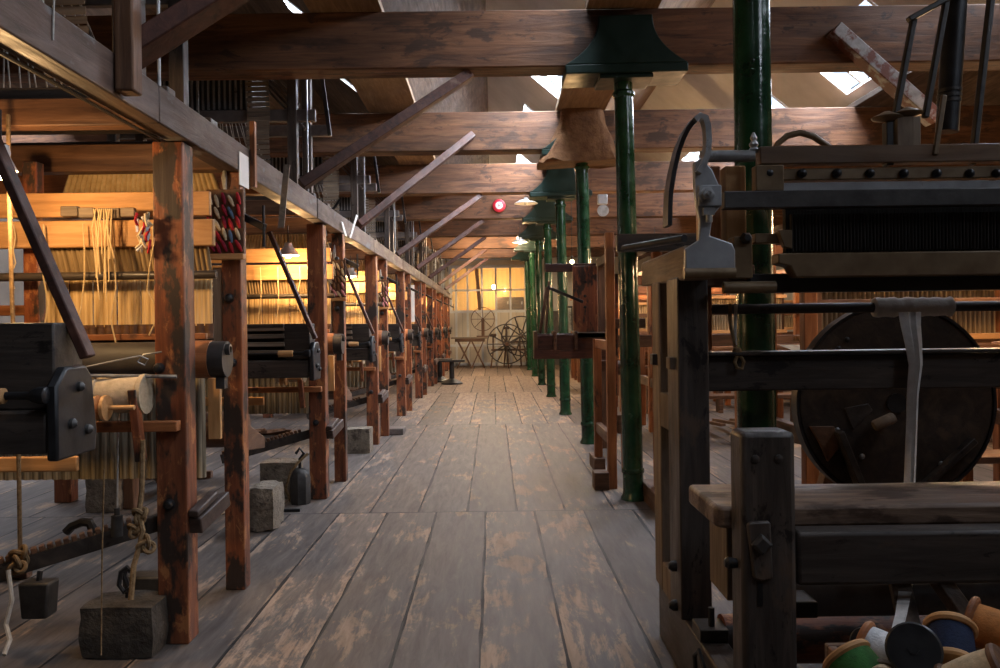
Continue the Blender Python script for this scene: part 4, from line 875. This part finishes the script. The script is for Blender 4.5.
w2 = thing('iron_weight', 'black iron bottle weight with a hook leaning by the third red post', 'weight', (p.x-.0, p.y-.12, 0))
MB().lathe([(.075, 0), (.08, .02), (.08, .2), (.06, .25), (.03, .27)], (0, 0, 0), (0, 0, 1), 8).build('body', M['leadgrey'], w2)
MB().tube([(0, 0, .26), (0, 0, .34), (.03, 0, .38), (.0, 0, .42), (-.03, 0, .38)], .012, 7).build('iron_hook', M['iron'], w2)
MB().tube([(-.07, -.02, .02), (-.1, -.04, .12), (-.06, -.05, .25), (.0, -.04, .32), (.06, 0, .38)], .01, 7).build('rope_ring', M['rope'], w2)
tag(MB().tube([(at(254, 497, 6.1).x+.05*i, 6.05, .012) for i in range(8)], .012, 7).build('iron_bar', M['iron']), 'thin dark iron bar lying on the floor near the bottle weight', 'bar')
p = fl(291, 495)
pw = thing('pulley', 'small black iron pulley on the floor beside the bottle weight', 'pulley', (p.x-.06, p.y-.05, .055))
MB().lathe([(.055, 0), (.055, .008), (.04, .012), (.04, .024), (.055, .028), (.055, .036)], (0, 0, 0), (0, 1, 0), 18).build('wheel', M['iron'], pw); MB().cyl((0, -.02, 0), (0, .06, 0), .012, n=10).build('pin', M['steel'], pw)
tag(MB().rock(at(348, 440, 8.9).x, at(370, 440, 8.9).x+.02, 8.75, 9.0, 0, .26, 15, .04).build('stone_block', M['stone']), 'stone block on the floor in front of the third pair of posts', 'stone')
tag(MB().box(-1.36, -1.12, 10.2, 10.5, 0, .08).build('floor_box', M['slate'], None, .01), 'low dark wooden box beside the posts of the third loom', 'box')
p = fl(452, 384)
for dx, dy, lb in ((0, 0, 'black iron pedestal stand at the left edge of the aisle far back'), (-.32, .8, 'black iron pedestal stand just behind the first pedestal')):
    s = thing('pedestal_stand', lb, 'stand', (p.x+dx, p.y+dy, 0))
    MB().lathe([(.24, 0), (.25, .03), (.16, .08), (.06, .13), (.05, .5)], (0, 0, 0), (0, 0, 1), 20).build('base', M['iron'], s); MB().box(-.32, .3, -.14, .14, .5, .55).build('top', M['iron'], s, .008)
# hanging weights and ropes under the nearest loom lever
a = Vector((XA-.80, LY[0]-.09, .39))
pt = at(22, 0, 3.45)
hw_ = thing('hanging_weight', 'dark square weight slung under the left end of the notched lever', 'weight', (at(39, 590, 3.38).x, 3.38, .185))
MB().prism([(-.052, 0), (.052, 0), (.064, .145), (-.064, .145)], -.045, .045).build('block', M['leadgrey'], hw_, .01); MB().tube([(0, 0, .14), (.0, .005, .165), (.0, .01, .18)], .012, 6).build('hook', M['iron'], hw_)
rope_tube('rope', [at(20, 548, 3.46), at(19, 480, 3.46), at(17, 400, 3.46), at(12, 300, 3.46), at(9, 180, 3.46), at(8, 115, 3.5)], .009, 'rope', 'twisted hemp rope falling to the left end of the notched lever')
def knot(mb, c, r, th, sd=0, turns=1):
    """a trefoil loop of rope"""
    pts = []
    for i in range(42):
        q = 2*PI*i/42; x = math.sin(q)+2*math.sin(2*q); z = math.cos(q)-2*math.cos(2*q); y = -math.sin(3*q)
        ca, sa = math.cos(sd), math.sin(sd)
        pts.append(Vector(c)+Vector((x*ca-z*sa, y, (x*sa+z*ca)*1.15))*r/3)
    return mb.tube(pts, th, 7, True)
kn = knot(MB(), at(20, 556, 3.43), .038, .01, .4); knot(kn, at(17, 566, 3.40), .034, .009, 1.3)
tag(kn.build('rope_knot', M['rope']), 'bulky hemp knot tied on the left end of the notched lever', 'knot')
rope_tube('cord_strand', [at(8, 570, 3.3), at(12, 600, 3.28), at(6, 625, 3.25), at(10, 640, 3.2), at(4, 655, 3.15)], .009, 'greycord', 'frayed pale cord trailing to the floor at the left edge', 'cord')
rope_tube('rope', [at(143, 440, 3.4), at(142, 490, 3.4), at(139, 515, 3.38), at(143, 530, 3.36), at(140, 545, 3.36), at(134, 565, 3.34), at(131, 600, 3.3)], .011, 'rope', 'knotted rope hanging beside the near red post down to the block weight')
kb = knot(MB(), at(140, 515, 3.38), .03, .009, 0); knot(kb, at(146, 545, 3.36), .034, .009, 1.0); knot(kb, at(134, 530, 3.37), .026, .008, 2.0)
tag(kb.build('rope_knot', M['rope']), 'cluster of rope knots beside the near red post', 'knot')
rope_tube('iron_hook', [at(128, 567, 3.33), at(121, 572, 3.33), at(119, 585, 3.33), at(124, 592, 3.33), at(130, 588, 3.33)], .01, 'iron', 'curved iron hook on the rope above the block weight', 'hook')
tag(MB().cyl(at(117, 536, 3.52), at(117, 515, 3.52), .024, n=10).cyl(at(117, 515, 3.52), at(117, 508, 3.52), .012, n=8).build('small_weight', M['leadgrey']), 'small grey weight standing on the notched lever', 'weight')
rope_tube('cord_strand', [at(117, 508, 3.52), at(118, 440, 3.55), at(119, 400, 3.55)], .004, 'greycord', 'thin cord rising from the small grey weight', 'cord')
rope_tube('cord_strand', [at(101, 655, 3.1), at(102, 560, 3.1), at(104, 470, 3.05)], .003, 'rope', 'thin cord hanging in front of the big block weight', 'cord')
rope_tube('iron_hoop', [at(66, 532, 4.0), at(72, 526, 4.0), at(82, 522, 4.0), at(90, 523, 4.0), at(93, 530, 4.0), at(93, 537, 4.0)], .022, 'iron', 'curved dark iron hoop behind the notched lever', 'hoop')
# tied reed pieces and red yarn bundle on the comber boards
k = thing('reed_bundle', 'string of grey reed pieces tied across the pine board of the near loom', 'reed', at(103, 210, 3.86))
q0 = Vector(k.location)
for i, (a_, b_, c_) in enumerate(((60, 78, 0), (78, 94, 1.5), (97, 120, 2), (120, 135, 1.5))):
    p, q = at(a_, 206+c_, 3.84)-q0, at(b_, 216+c_-(1 if i == 3 else 0), 3.84)-q0
    MB().box(p.x, q.x-.004, -.02, .012, q.z, p.z).build('reed_piece', M['greyX'], k, .004)
for i in range(10):
    x0 = at(96+i*2, 216, 3.84)-q0; rr = random.Random(i)
    MB().tube([x0+Vector((0, -.022, .03)), x0+Vector((rr.uniform(-.02, .02), -.028, -.06)), x0+Vector((rr.uniform(-.03, .02), -.022, -.16-.3*rr.random()))], .0035, 5).build('tie_string', M['cord'], k)
k = thing('yarn_bundle', 'hanging bundle of red and white yarn bits left of the near red post', 'yarn', at(144, 228, 3.52)); q0 = Vector(k.location); rr = random.Random(2)
for i in range(16):
    x, z = rr.uniform(-.035, .03), rr.uniform(-.06, .07)
    MB().tube([(x, rr.uniform(-.02, .0), z), (x+rr.uniform(-.012, .012), rr.uniform(-.025, 0), z-.03), (x+rr.uniform(-.02, .02), -.01, z-.055)], .006, 5).build('yarn_tuft', M[rr.choice(['y_pink', 'y_red', 'y_cream', 'y_white'])], k)
# papers pinned on beams
tag(MB().box(XA+.002, XA+.006, 4.24, 4.4, 2.08, 2.25).build('paper_sheet', M['paper']), 'white sheet of paper pinned to the beam above the first bobbin board', 'paper')
tag(MB().bar(at(357, 215, 7.3), at(350, 238, 7.3), .004, .08, (0, 1, 0)).build('paper_sheet', M['paper']), 'white paper hanging off the beam above the second bobbin board', 'paper')
tag(MB().bar(at(342, 222, 7.1), at(346, 236, 7.1), .004, .08, (0, 1, 0)).build('paper_sheet', M['paper']), 'white paper dangling left of the other hanging paper', 'paper')

tag(MB().box(XA+.004, XA+.03, 4.43, 4.47, 2.10, 2.45).build('wooden_stick', M['orangeZ']), 'upright orange stick fixed on the beam beside the pinned paper', 'stick')
tag(MB().bar(at(287, 165, 4.9), at(281, 228, 4.75), .012, .035, (1, 0, 0)).build('loose_lath', M['greyD']), 'grey lath leaning off the beam above the second loom lamp', 'lath')
tag(MB().tube([at(340, 200, 6.9), at(334, 208, 6.9), at(327, 213, 6.9), at(325, 222, 6.9), at(326, 236, 6.9)], .012, 7).build('iron_hook', M['iron']), 'black curved iron hook on the beam near the second bobbin board', 'hook')
for i, (p, q, lb) in enumerate((((18, 0), (19, 25), 'pale cord dropping from the top left corner'), ((43, 0), (47, 36), 'pale cord beside the overhead beam, left of a pair'), ((54, 0), (53, 40), 'pale cord beside the overhead beam, right of a pair'))):
    rope_tube('cord_strand', [at(*p, 2.45), at(*q, 2.45)], .003, 'greycord', lb, 'cord')
rope_tube('cable', [(XA-.106, 2.0, 2.14), (XA-.106, 2.5, 2.142), (XA-.106, 3.0, 2.14), (XA-.107, 3.5, 2.141)], .007, 'iron', 'dark cable clipped along the lower edge of the overhead beam', 'cable')
# ================================================================ LAMPS
def lamp(name, loc, power, label, color=(1, .6, .26), shade=None, cord=.4, rad=.03, group=None, bulb='bulb'):
    r = thing(name, label, 'lamp', loc, group)
    MB().ball((0, 0, 0), rad, 14, 1.15).build('bulb', M[bulb], r)
    MB().lathe([(.018, .028), (.02, .04), (.02, .09), (.008, .1)], (0, 0, 0), (0, 0, 1), 12).build('lamp_holder', M['iron'], r)
    MB().cyl((0, 0, .1), (0, 0, .1+cord), .005, n=6).build('cord', M['iron'], r)
    if shade:
        MB().lathe([(.03, .09), (.035, .06), (shade*.55, .045), (shade, -.01), (shade-.006, -.012), (shade*.55, .035), (.03, .05)], (0, 0, 0), (0, 0, 1), 28, False).build('lamp_shade', M['wrapwhite'], r)
    if power <= 0: return r
    l = bpy.data.lights.new(name+'_light', 'POINT'); l.energy = power; l.color = color; l.shadow_soft_size = .05
    lo = bpy.data.objects.new(name+'_light', l); C.objects.link(lo); lo.location = (0, 0, -.09); lo.parent = r
    return r
lp = at(1, 163, 3.28)
ll = ['bare glowing bulb at the left edge in front of the pine boards', 'shaded bulb glowing inside the second handloom', 'shaded bulb glowing inside the third handloom', 'shaded bulb glowing inside the fourth handloom', 'shaded bulb glowing inside the fifth handloom', 'shaded bulb glowing inside the sixth handloom', 'shaded bulb glowing inside the seventh handloom', 'shaded bulb glowing inside the farthest handloom']
for k in range(8):
    loc = (lp.x, LY[k]-.26, lp.z-.02) if k == 0 else (XA-.34, LY[k]+.17, 1.93)
    lamp('loom_lamp', loc, 20 if k == 0 else 17, ll[k], shade=.09 if k else .06, rad=.03 if k else .042, cord=.13, group='lamps inside the left looms')
lamp('pendant_lamp', at(520, 242, 16.4), 14, 'lit white enamel pendant lamp below the far tie beams', shade=.16, cord=.25, rad=.035)
k = lamp('pendant_lamp', at(526, 203, 13.2), 0, 'unlit looking grey enamel pendant lamp beside the capitals', shade=.19, cord=.2, rad=.03, bulb='wrapwhite')
lamp('bare_lamp', at(572, 262, 12.6), 60, 'bright bare bulb hanging among the green columns', cord=.9, rad=.03)
lamp('bare_lamp', at(494, 287, YF+1.2), 160, 'glowing bulb behind the panes of the partition window', cord=.5, rad=.07)
for i, (x, y, z) in enumerate(((3.2, 4.9, 2.15), (2.9, 8.9, 2.3), (5.2, 8.6, 2.3), (3.0, 12.0, 2.4), (3.0, 15.3, 2.4), (5.3, 4.9, 2.2))):
    lamp('loom_lamp', (x, y, z), 40, ['shaded lamp over the timber loom right of the green column', 'shaded lamp over the second row of timber looms', 'shaded lamp over the far right timber loom of the second row', 'shaded lamp over the third row of timber looms', 'shaded lamp over the last row of timber looms', 'shaded lamp over the timber loom behind the disc wheel'][i], shade=.14, cord=.6, color=(1, .62, .32), group='lamps over the right looms')
for i, (x, y) in enumerate(((-.35, 22.9), (.5, 20.0), (-.3, 19.8))): lamp('end_lamp', (x, y, 3.5), 120, ['shaded lamp up between the last tie beams before the partition', 'shaded lamp between tie beams near the column capitals far back', 'shaded lamp between tie beams above the far pedestal stand'][i], shade=.15, cord=.2, color=(1, .72, .42), group='lamps hidden among the far tie beams')
# red alarm bell
p = at(499, 206, BY[4]-.12)
k = thing('alarm_bell', 'round red alarm bell with white centre on a tie beam', 'bell', p)
MB().lathe([(.11, 0), (.12, .02), (.11, .05), (.07, .065)], (0, 0, 0), (0, -1, 0), 28).build('gong', M['redmetal'], k); MB().lathe([(.065, 0), (.065, .006), (.03, .012)], (0, -.065, 0), (0, -1, 0), 24).build('centre_disc', M['wrapwhite'], k)
MB().box(-.012, .012, -.085, -.076, -.02, .02).build('centre_mark', M['redmetal'], k)
k = thing('siren_box', 'small grey siren box on the tie beam right of the sacking wrapped capital', 'siren', at(602, 206, BY[3]-.12))
MB().box(-.07, .07, -.08, 0, .02, .16).build('housing', M['casting'], k, .008); MB().lathe([(.03, 0), (.05, .04), (.085, .1), (.085, .11)], (.0, -.0, -.08), (0, -1, 0), 20).build('horn', M['steel'], k)
p, q = at(412, 322, 13.6), at(412, 285, 13.6)
tag(MB().box(p.x-.045, p.x+.045, 13.6, 13.62, p.z, q.z).build('measuring_board', M['paper'], None, .003), 'long white measuring board hung upright on a far left loom post', 'board')
# ================================================================ FAR END
def spinning_wheel(loc, R, hz, label, nsp=12, rot=0):
    r = thing('spinning_wheel', label, 'spinning wheel', loc, 'spinning wheels at the far end'); r.rotation_euler = (0, 0, rot)
    MB().tube([(R*math.cos(2*PI*i/40), 0, hz+R*math.sin(2*PI*i/40)) for i in range(40)], .035, closed=True, w=.06, up=(0, 1, 0)).build('rim', M['blackD'], r)
    for i in range(nsp):
        a = 2*PI*i/nsp; MB().cyl((.05*math.cos(a), 0, hz+.05*math.sin(a)), (R*math.cos(a), 0, hz+R*math.sin(a)), .022, n=6).build('spoke', M['blackD'], r)
    MB().cyl((0, -.12, hz), (0, .12, hz), .055, n=14).build('hub', M['brownY'], r)
    MB().bar((-R*1.05, .0, hz-R*.38), (R*1.0, 0, hz-R*.30), .16, .06).build('bench', M['brownX'], r, .006) if False else MB().box(-R*.8, R*1.0, .14, .28, max(.3, hz-R*.35), max(.3, hz-R*.35)+.06).build('bench', M['brownX'], r, .006)
    zt = max(.3, hz-R*.35)
    for x, dx in ((-R*.7, -.08), (R*.9, .1), (0.0, .05)): MB().bar((x, .2, zt), (x+dx, .22, 0), .045, .045, (0, 1, 0)).build('leg', M['brownD'], r, .004)
    MB().bar((0, .15, zt+.06), (0, .13, hz+.04), .05, .05, (0, 1, 0)).build('upright', M['brownD'], r, .004)
    MB().bar((-R*.7, .2, zt+.06), (-R*.7, .2, zt+.5), .05, .05, (0, 1, 0)).build('maiden', M['brownD'], r, .004); MB().lathe([(.03, 0), (.05, .02), (.04, .1), (.05, .18), (.03, .2)], (-R*.7-.1, .2, zt+.48), (1, 0, 0), 12).build('flyer', M['brownX'], r)
    return r
c = at(507, 344, 25.2); spinning_wheel((c.x, 25.2, 0), .6, c.z, 'large dark spinning wheel in the middle under the lit window')
c = at(521, 336, 26.1); spinning_wheel((c.x, 26.1, 0), .62, c.z, 'spinning wheel partly hidden behind the middle one, by the columns', 10, .2)
c = at(483, 324, 25.8)
tb = thing('table', 'pale narrow table with crossed legs below the lit window', 'table', (at(474, 340, 25.6).x-.08, 25.6, 0))
zt = at(474, 337, 25.6).z
MB().box(-.62, .52, -.3, .3, zt-.05, zt).build('tabletop', M['greyX'], tb, .006); MB().box(-.5, .42, -.26, -.22, zt-.14, zt-.05).build('apron', M['brownX'], tb, .004)
for s in (-.22, .22):
    MB().bar((-.45, s, 0), (.0, s+.02, zt-.06), .035, .035, (0, 1, 0)).build('leg', M['brownD'], tb); MB().bar((0.0, s, 0), (-.45, s+.02, zt-.06), .035, .035, (0, 1, 0)).build('leg', M['brownD'], tb)
    MB().bar((.4, s, 0), (-.02, s-.02, zt-.06), .035, .035, (0, 1, 0)).build('leg', M['brownD'], tb); MB().bar((0.0, s, 0), (.4, s-.02, zt-.06), .035, .035, (0, 1, 0)).build('leg', M['brownD'], tb)
sw = thing('skein_winder', 'small spoked skein winder standing on the pale table', 'winder', (c.x, 25.6, zt))
hz = .55
for i in range(8):
    a = 2*PI*i/8; MB().cyl((0, 0, hz), (.36*math.cos(a), 0, hz+.36*math.sin(a)), .012, n=6).build('spoke', M['brownD'], sw)
MB().tube([(.36*math.cos(2*PI*i/30), 0, hz+.36*math.sin(2*PI*i/30)) for i in range(30)], .012, 6, True).build('rim', M['brownD'], sw)
MB().box(-.05, .05, -.02, .06, .04, hz).build('upright', M['brownZ'], sw); MB().box(-.2, .2, -.12, .12, 0, .04).build('base', M['brownX'], sw); MB().cyl((0, -.06, hz), (0, .06, hz), .04, n=10).build('hub', M['brownY'], sw)
for i, (px, w_) in enumerate(((503, 14), (517, 14))):
    p, q = at(px-w_/2, 308, YF+1.6), at(px+w_/2, 297, YF+1.6)
    k = thing('dark_cabinet', ['left dark cabinet behind the partition window', 'right dark cabinet behind the partition window'][i], 'cabinet', ((p.x+q.x)/2, YF+1.6, 0)); hw = (q.x-p.x)/2-.01
    MB().box(-hw, hw, 0, .5, 0, q.z).build('body', M['blackZ'], k, .01); MB().box(-hw+.03, hw-.03, -.02, 0, .1, q.z-.04).build('door', M['blackX'], k, .004); MB().box(hw*.6, hw*.6+.05, -.04, -.02, q.z-.25, q.z-.15).build('handle', M['steel'], k)
p, q = at(484, 310, YF+1.0), at(476, 268, YF+1.0)
tag(MB().bar((p.x, YF+1.0, 0), (q.x, YF+1.0, 3.4), .12, .16, (0, 1, 0)).build('leaning_timber', M['brownZ']), 'dark leaning timber seen through the partition window', 'timber')
# framed pictures on the right part of the end wall
for i, (a_, b_) in enumerate((((563, 335), (573, 306)), ((595, 335), (604, 306)))):
    p, q = at(*a_, YF-.02), at(*b_, YF-.02)
    k = thing('framed_print', ['dark framed print on the end wall between the columns', 'dark framed print on the end wall beside the loom post'][i], 'picture', ((p.x+q.x)/2, YF-.03, p.z)); w_, h_ = (q.x-p.x), q.z-p.z
    MB().box(-w_/2, w_/2, -.01, .03, 0, h_).build('frame', M['iron'], k, .006); MB().box(-w_/2+.06, w_/2-.06, -.014, -.01, .06, h_-.06).build('print', plain('print_image', (.02,.02,.02), (.7,.7,.68), .6, 0, 4, .0), k)
struct('trim_30', MB().box(PX1+.3, XR, YF-.03, YF, 0, 1.75), M['slate'])
# loose whitewashed strut over the right loom
p, q = at(833, 30, 6.16), at(935, 120, 6.16)
ws = tag(MB().bar(p, q, .10, .145, (0, 1, 0)).build('loose_strut', wood('peeling_white_paint', (.16,.15,.145), (.27,.255,.245), (.36,.34,.33), 'D', .6, .3, patch=(.14,.05,.033), patch_at=.5), None, .006), 'diagonal strut with peeling white paint above the right loom', 'strut')

# ================================================================ LIGHT
for (c, d, a, b) in SKY:
    l = bpy.data.lights.new('skylight_sky', 'AREA'); l.shape = 'RECTANGLE'; l.size = a*1.1; l.size_y = b; l.color = (.97, .975, 1.0); l.energy = (52 if c.y < 6 else 270 if c.y < 12 else 112 if c.y < 15 else 50)*a*b*(.5 if c.x > 2 else .3 if c.x < -3 else 1)
    o = bpy.data.objects.new('skylight_sky', l); C.objects.link(o); o.location = c
    z = -Vector(d); yv = Vector((0, 1, 0)); xv = yv.cross(z); o.rotation_euler = Matrix((xv, yv, z)).transposed().to_euler()
W = bpy.data.worlds.new('sky'); S.world = W; W.use_nodes = True
W.node_tree.nodes['Background'].inputs[0].default_value = (.75, .86, 1, 1); W.node_tree.nodes['Background'].inputs[1].default_value = 1.2

# ================================================================ CAMERA
cam = bpy.data.cameras.new('camera'); co = bpy.data.objects.new('camera', cam); C.objects.link(co)
co.location = (0, 0, HC); co.rotation_euler = (PI/2, TH, 0); cam.lens = F/1000*36; cam.sensor_width = 36; cam.sensor_fit = 'HORIZONTAL'
cam.shift_x = (500-CX)/1000; cam.shift_y = -(334-CY)/1000; cam.clip_end = 100; cam.clip_start = .05
S.camera = co
S.view_settings.view_transform = 'Standard'; S.view_settings.look = 'None'; S.view_settings.exposure = 0.6; S.view_settings.gamma = 1; S.view_settings.use_curve_mapping = False
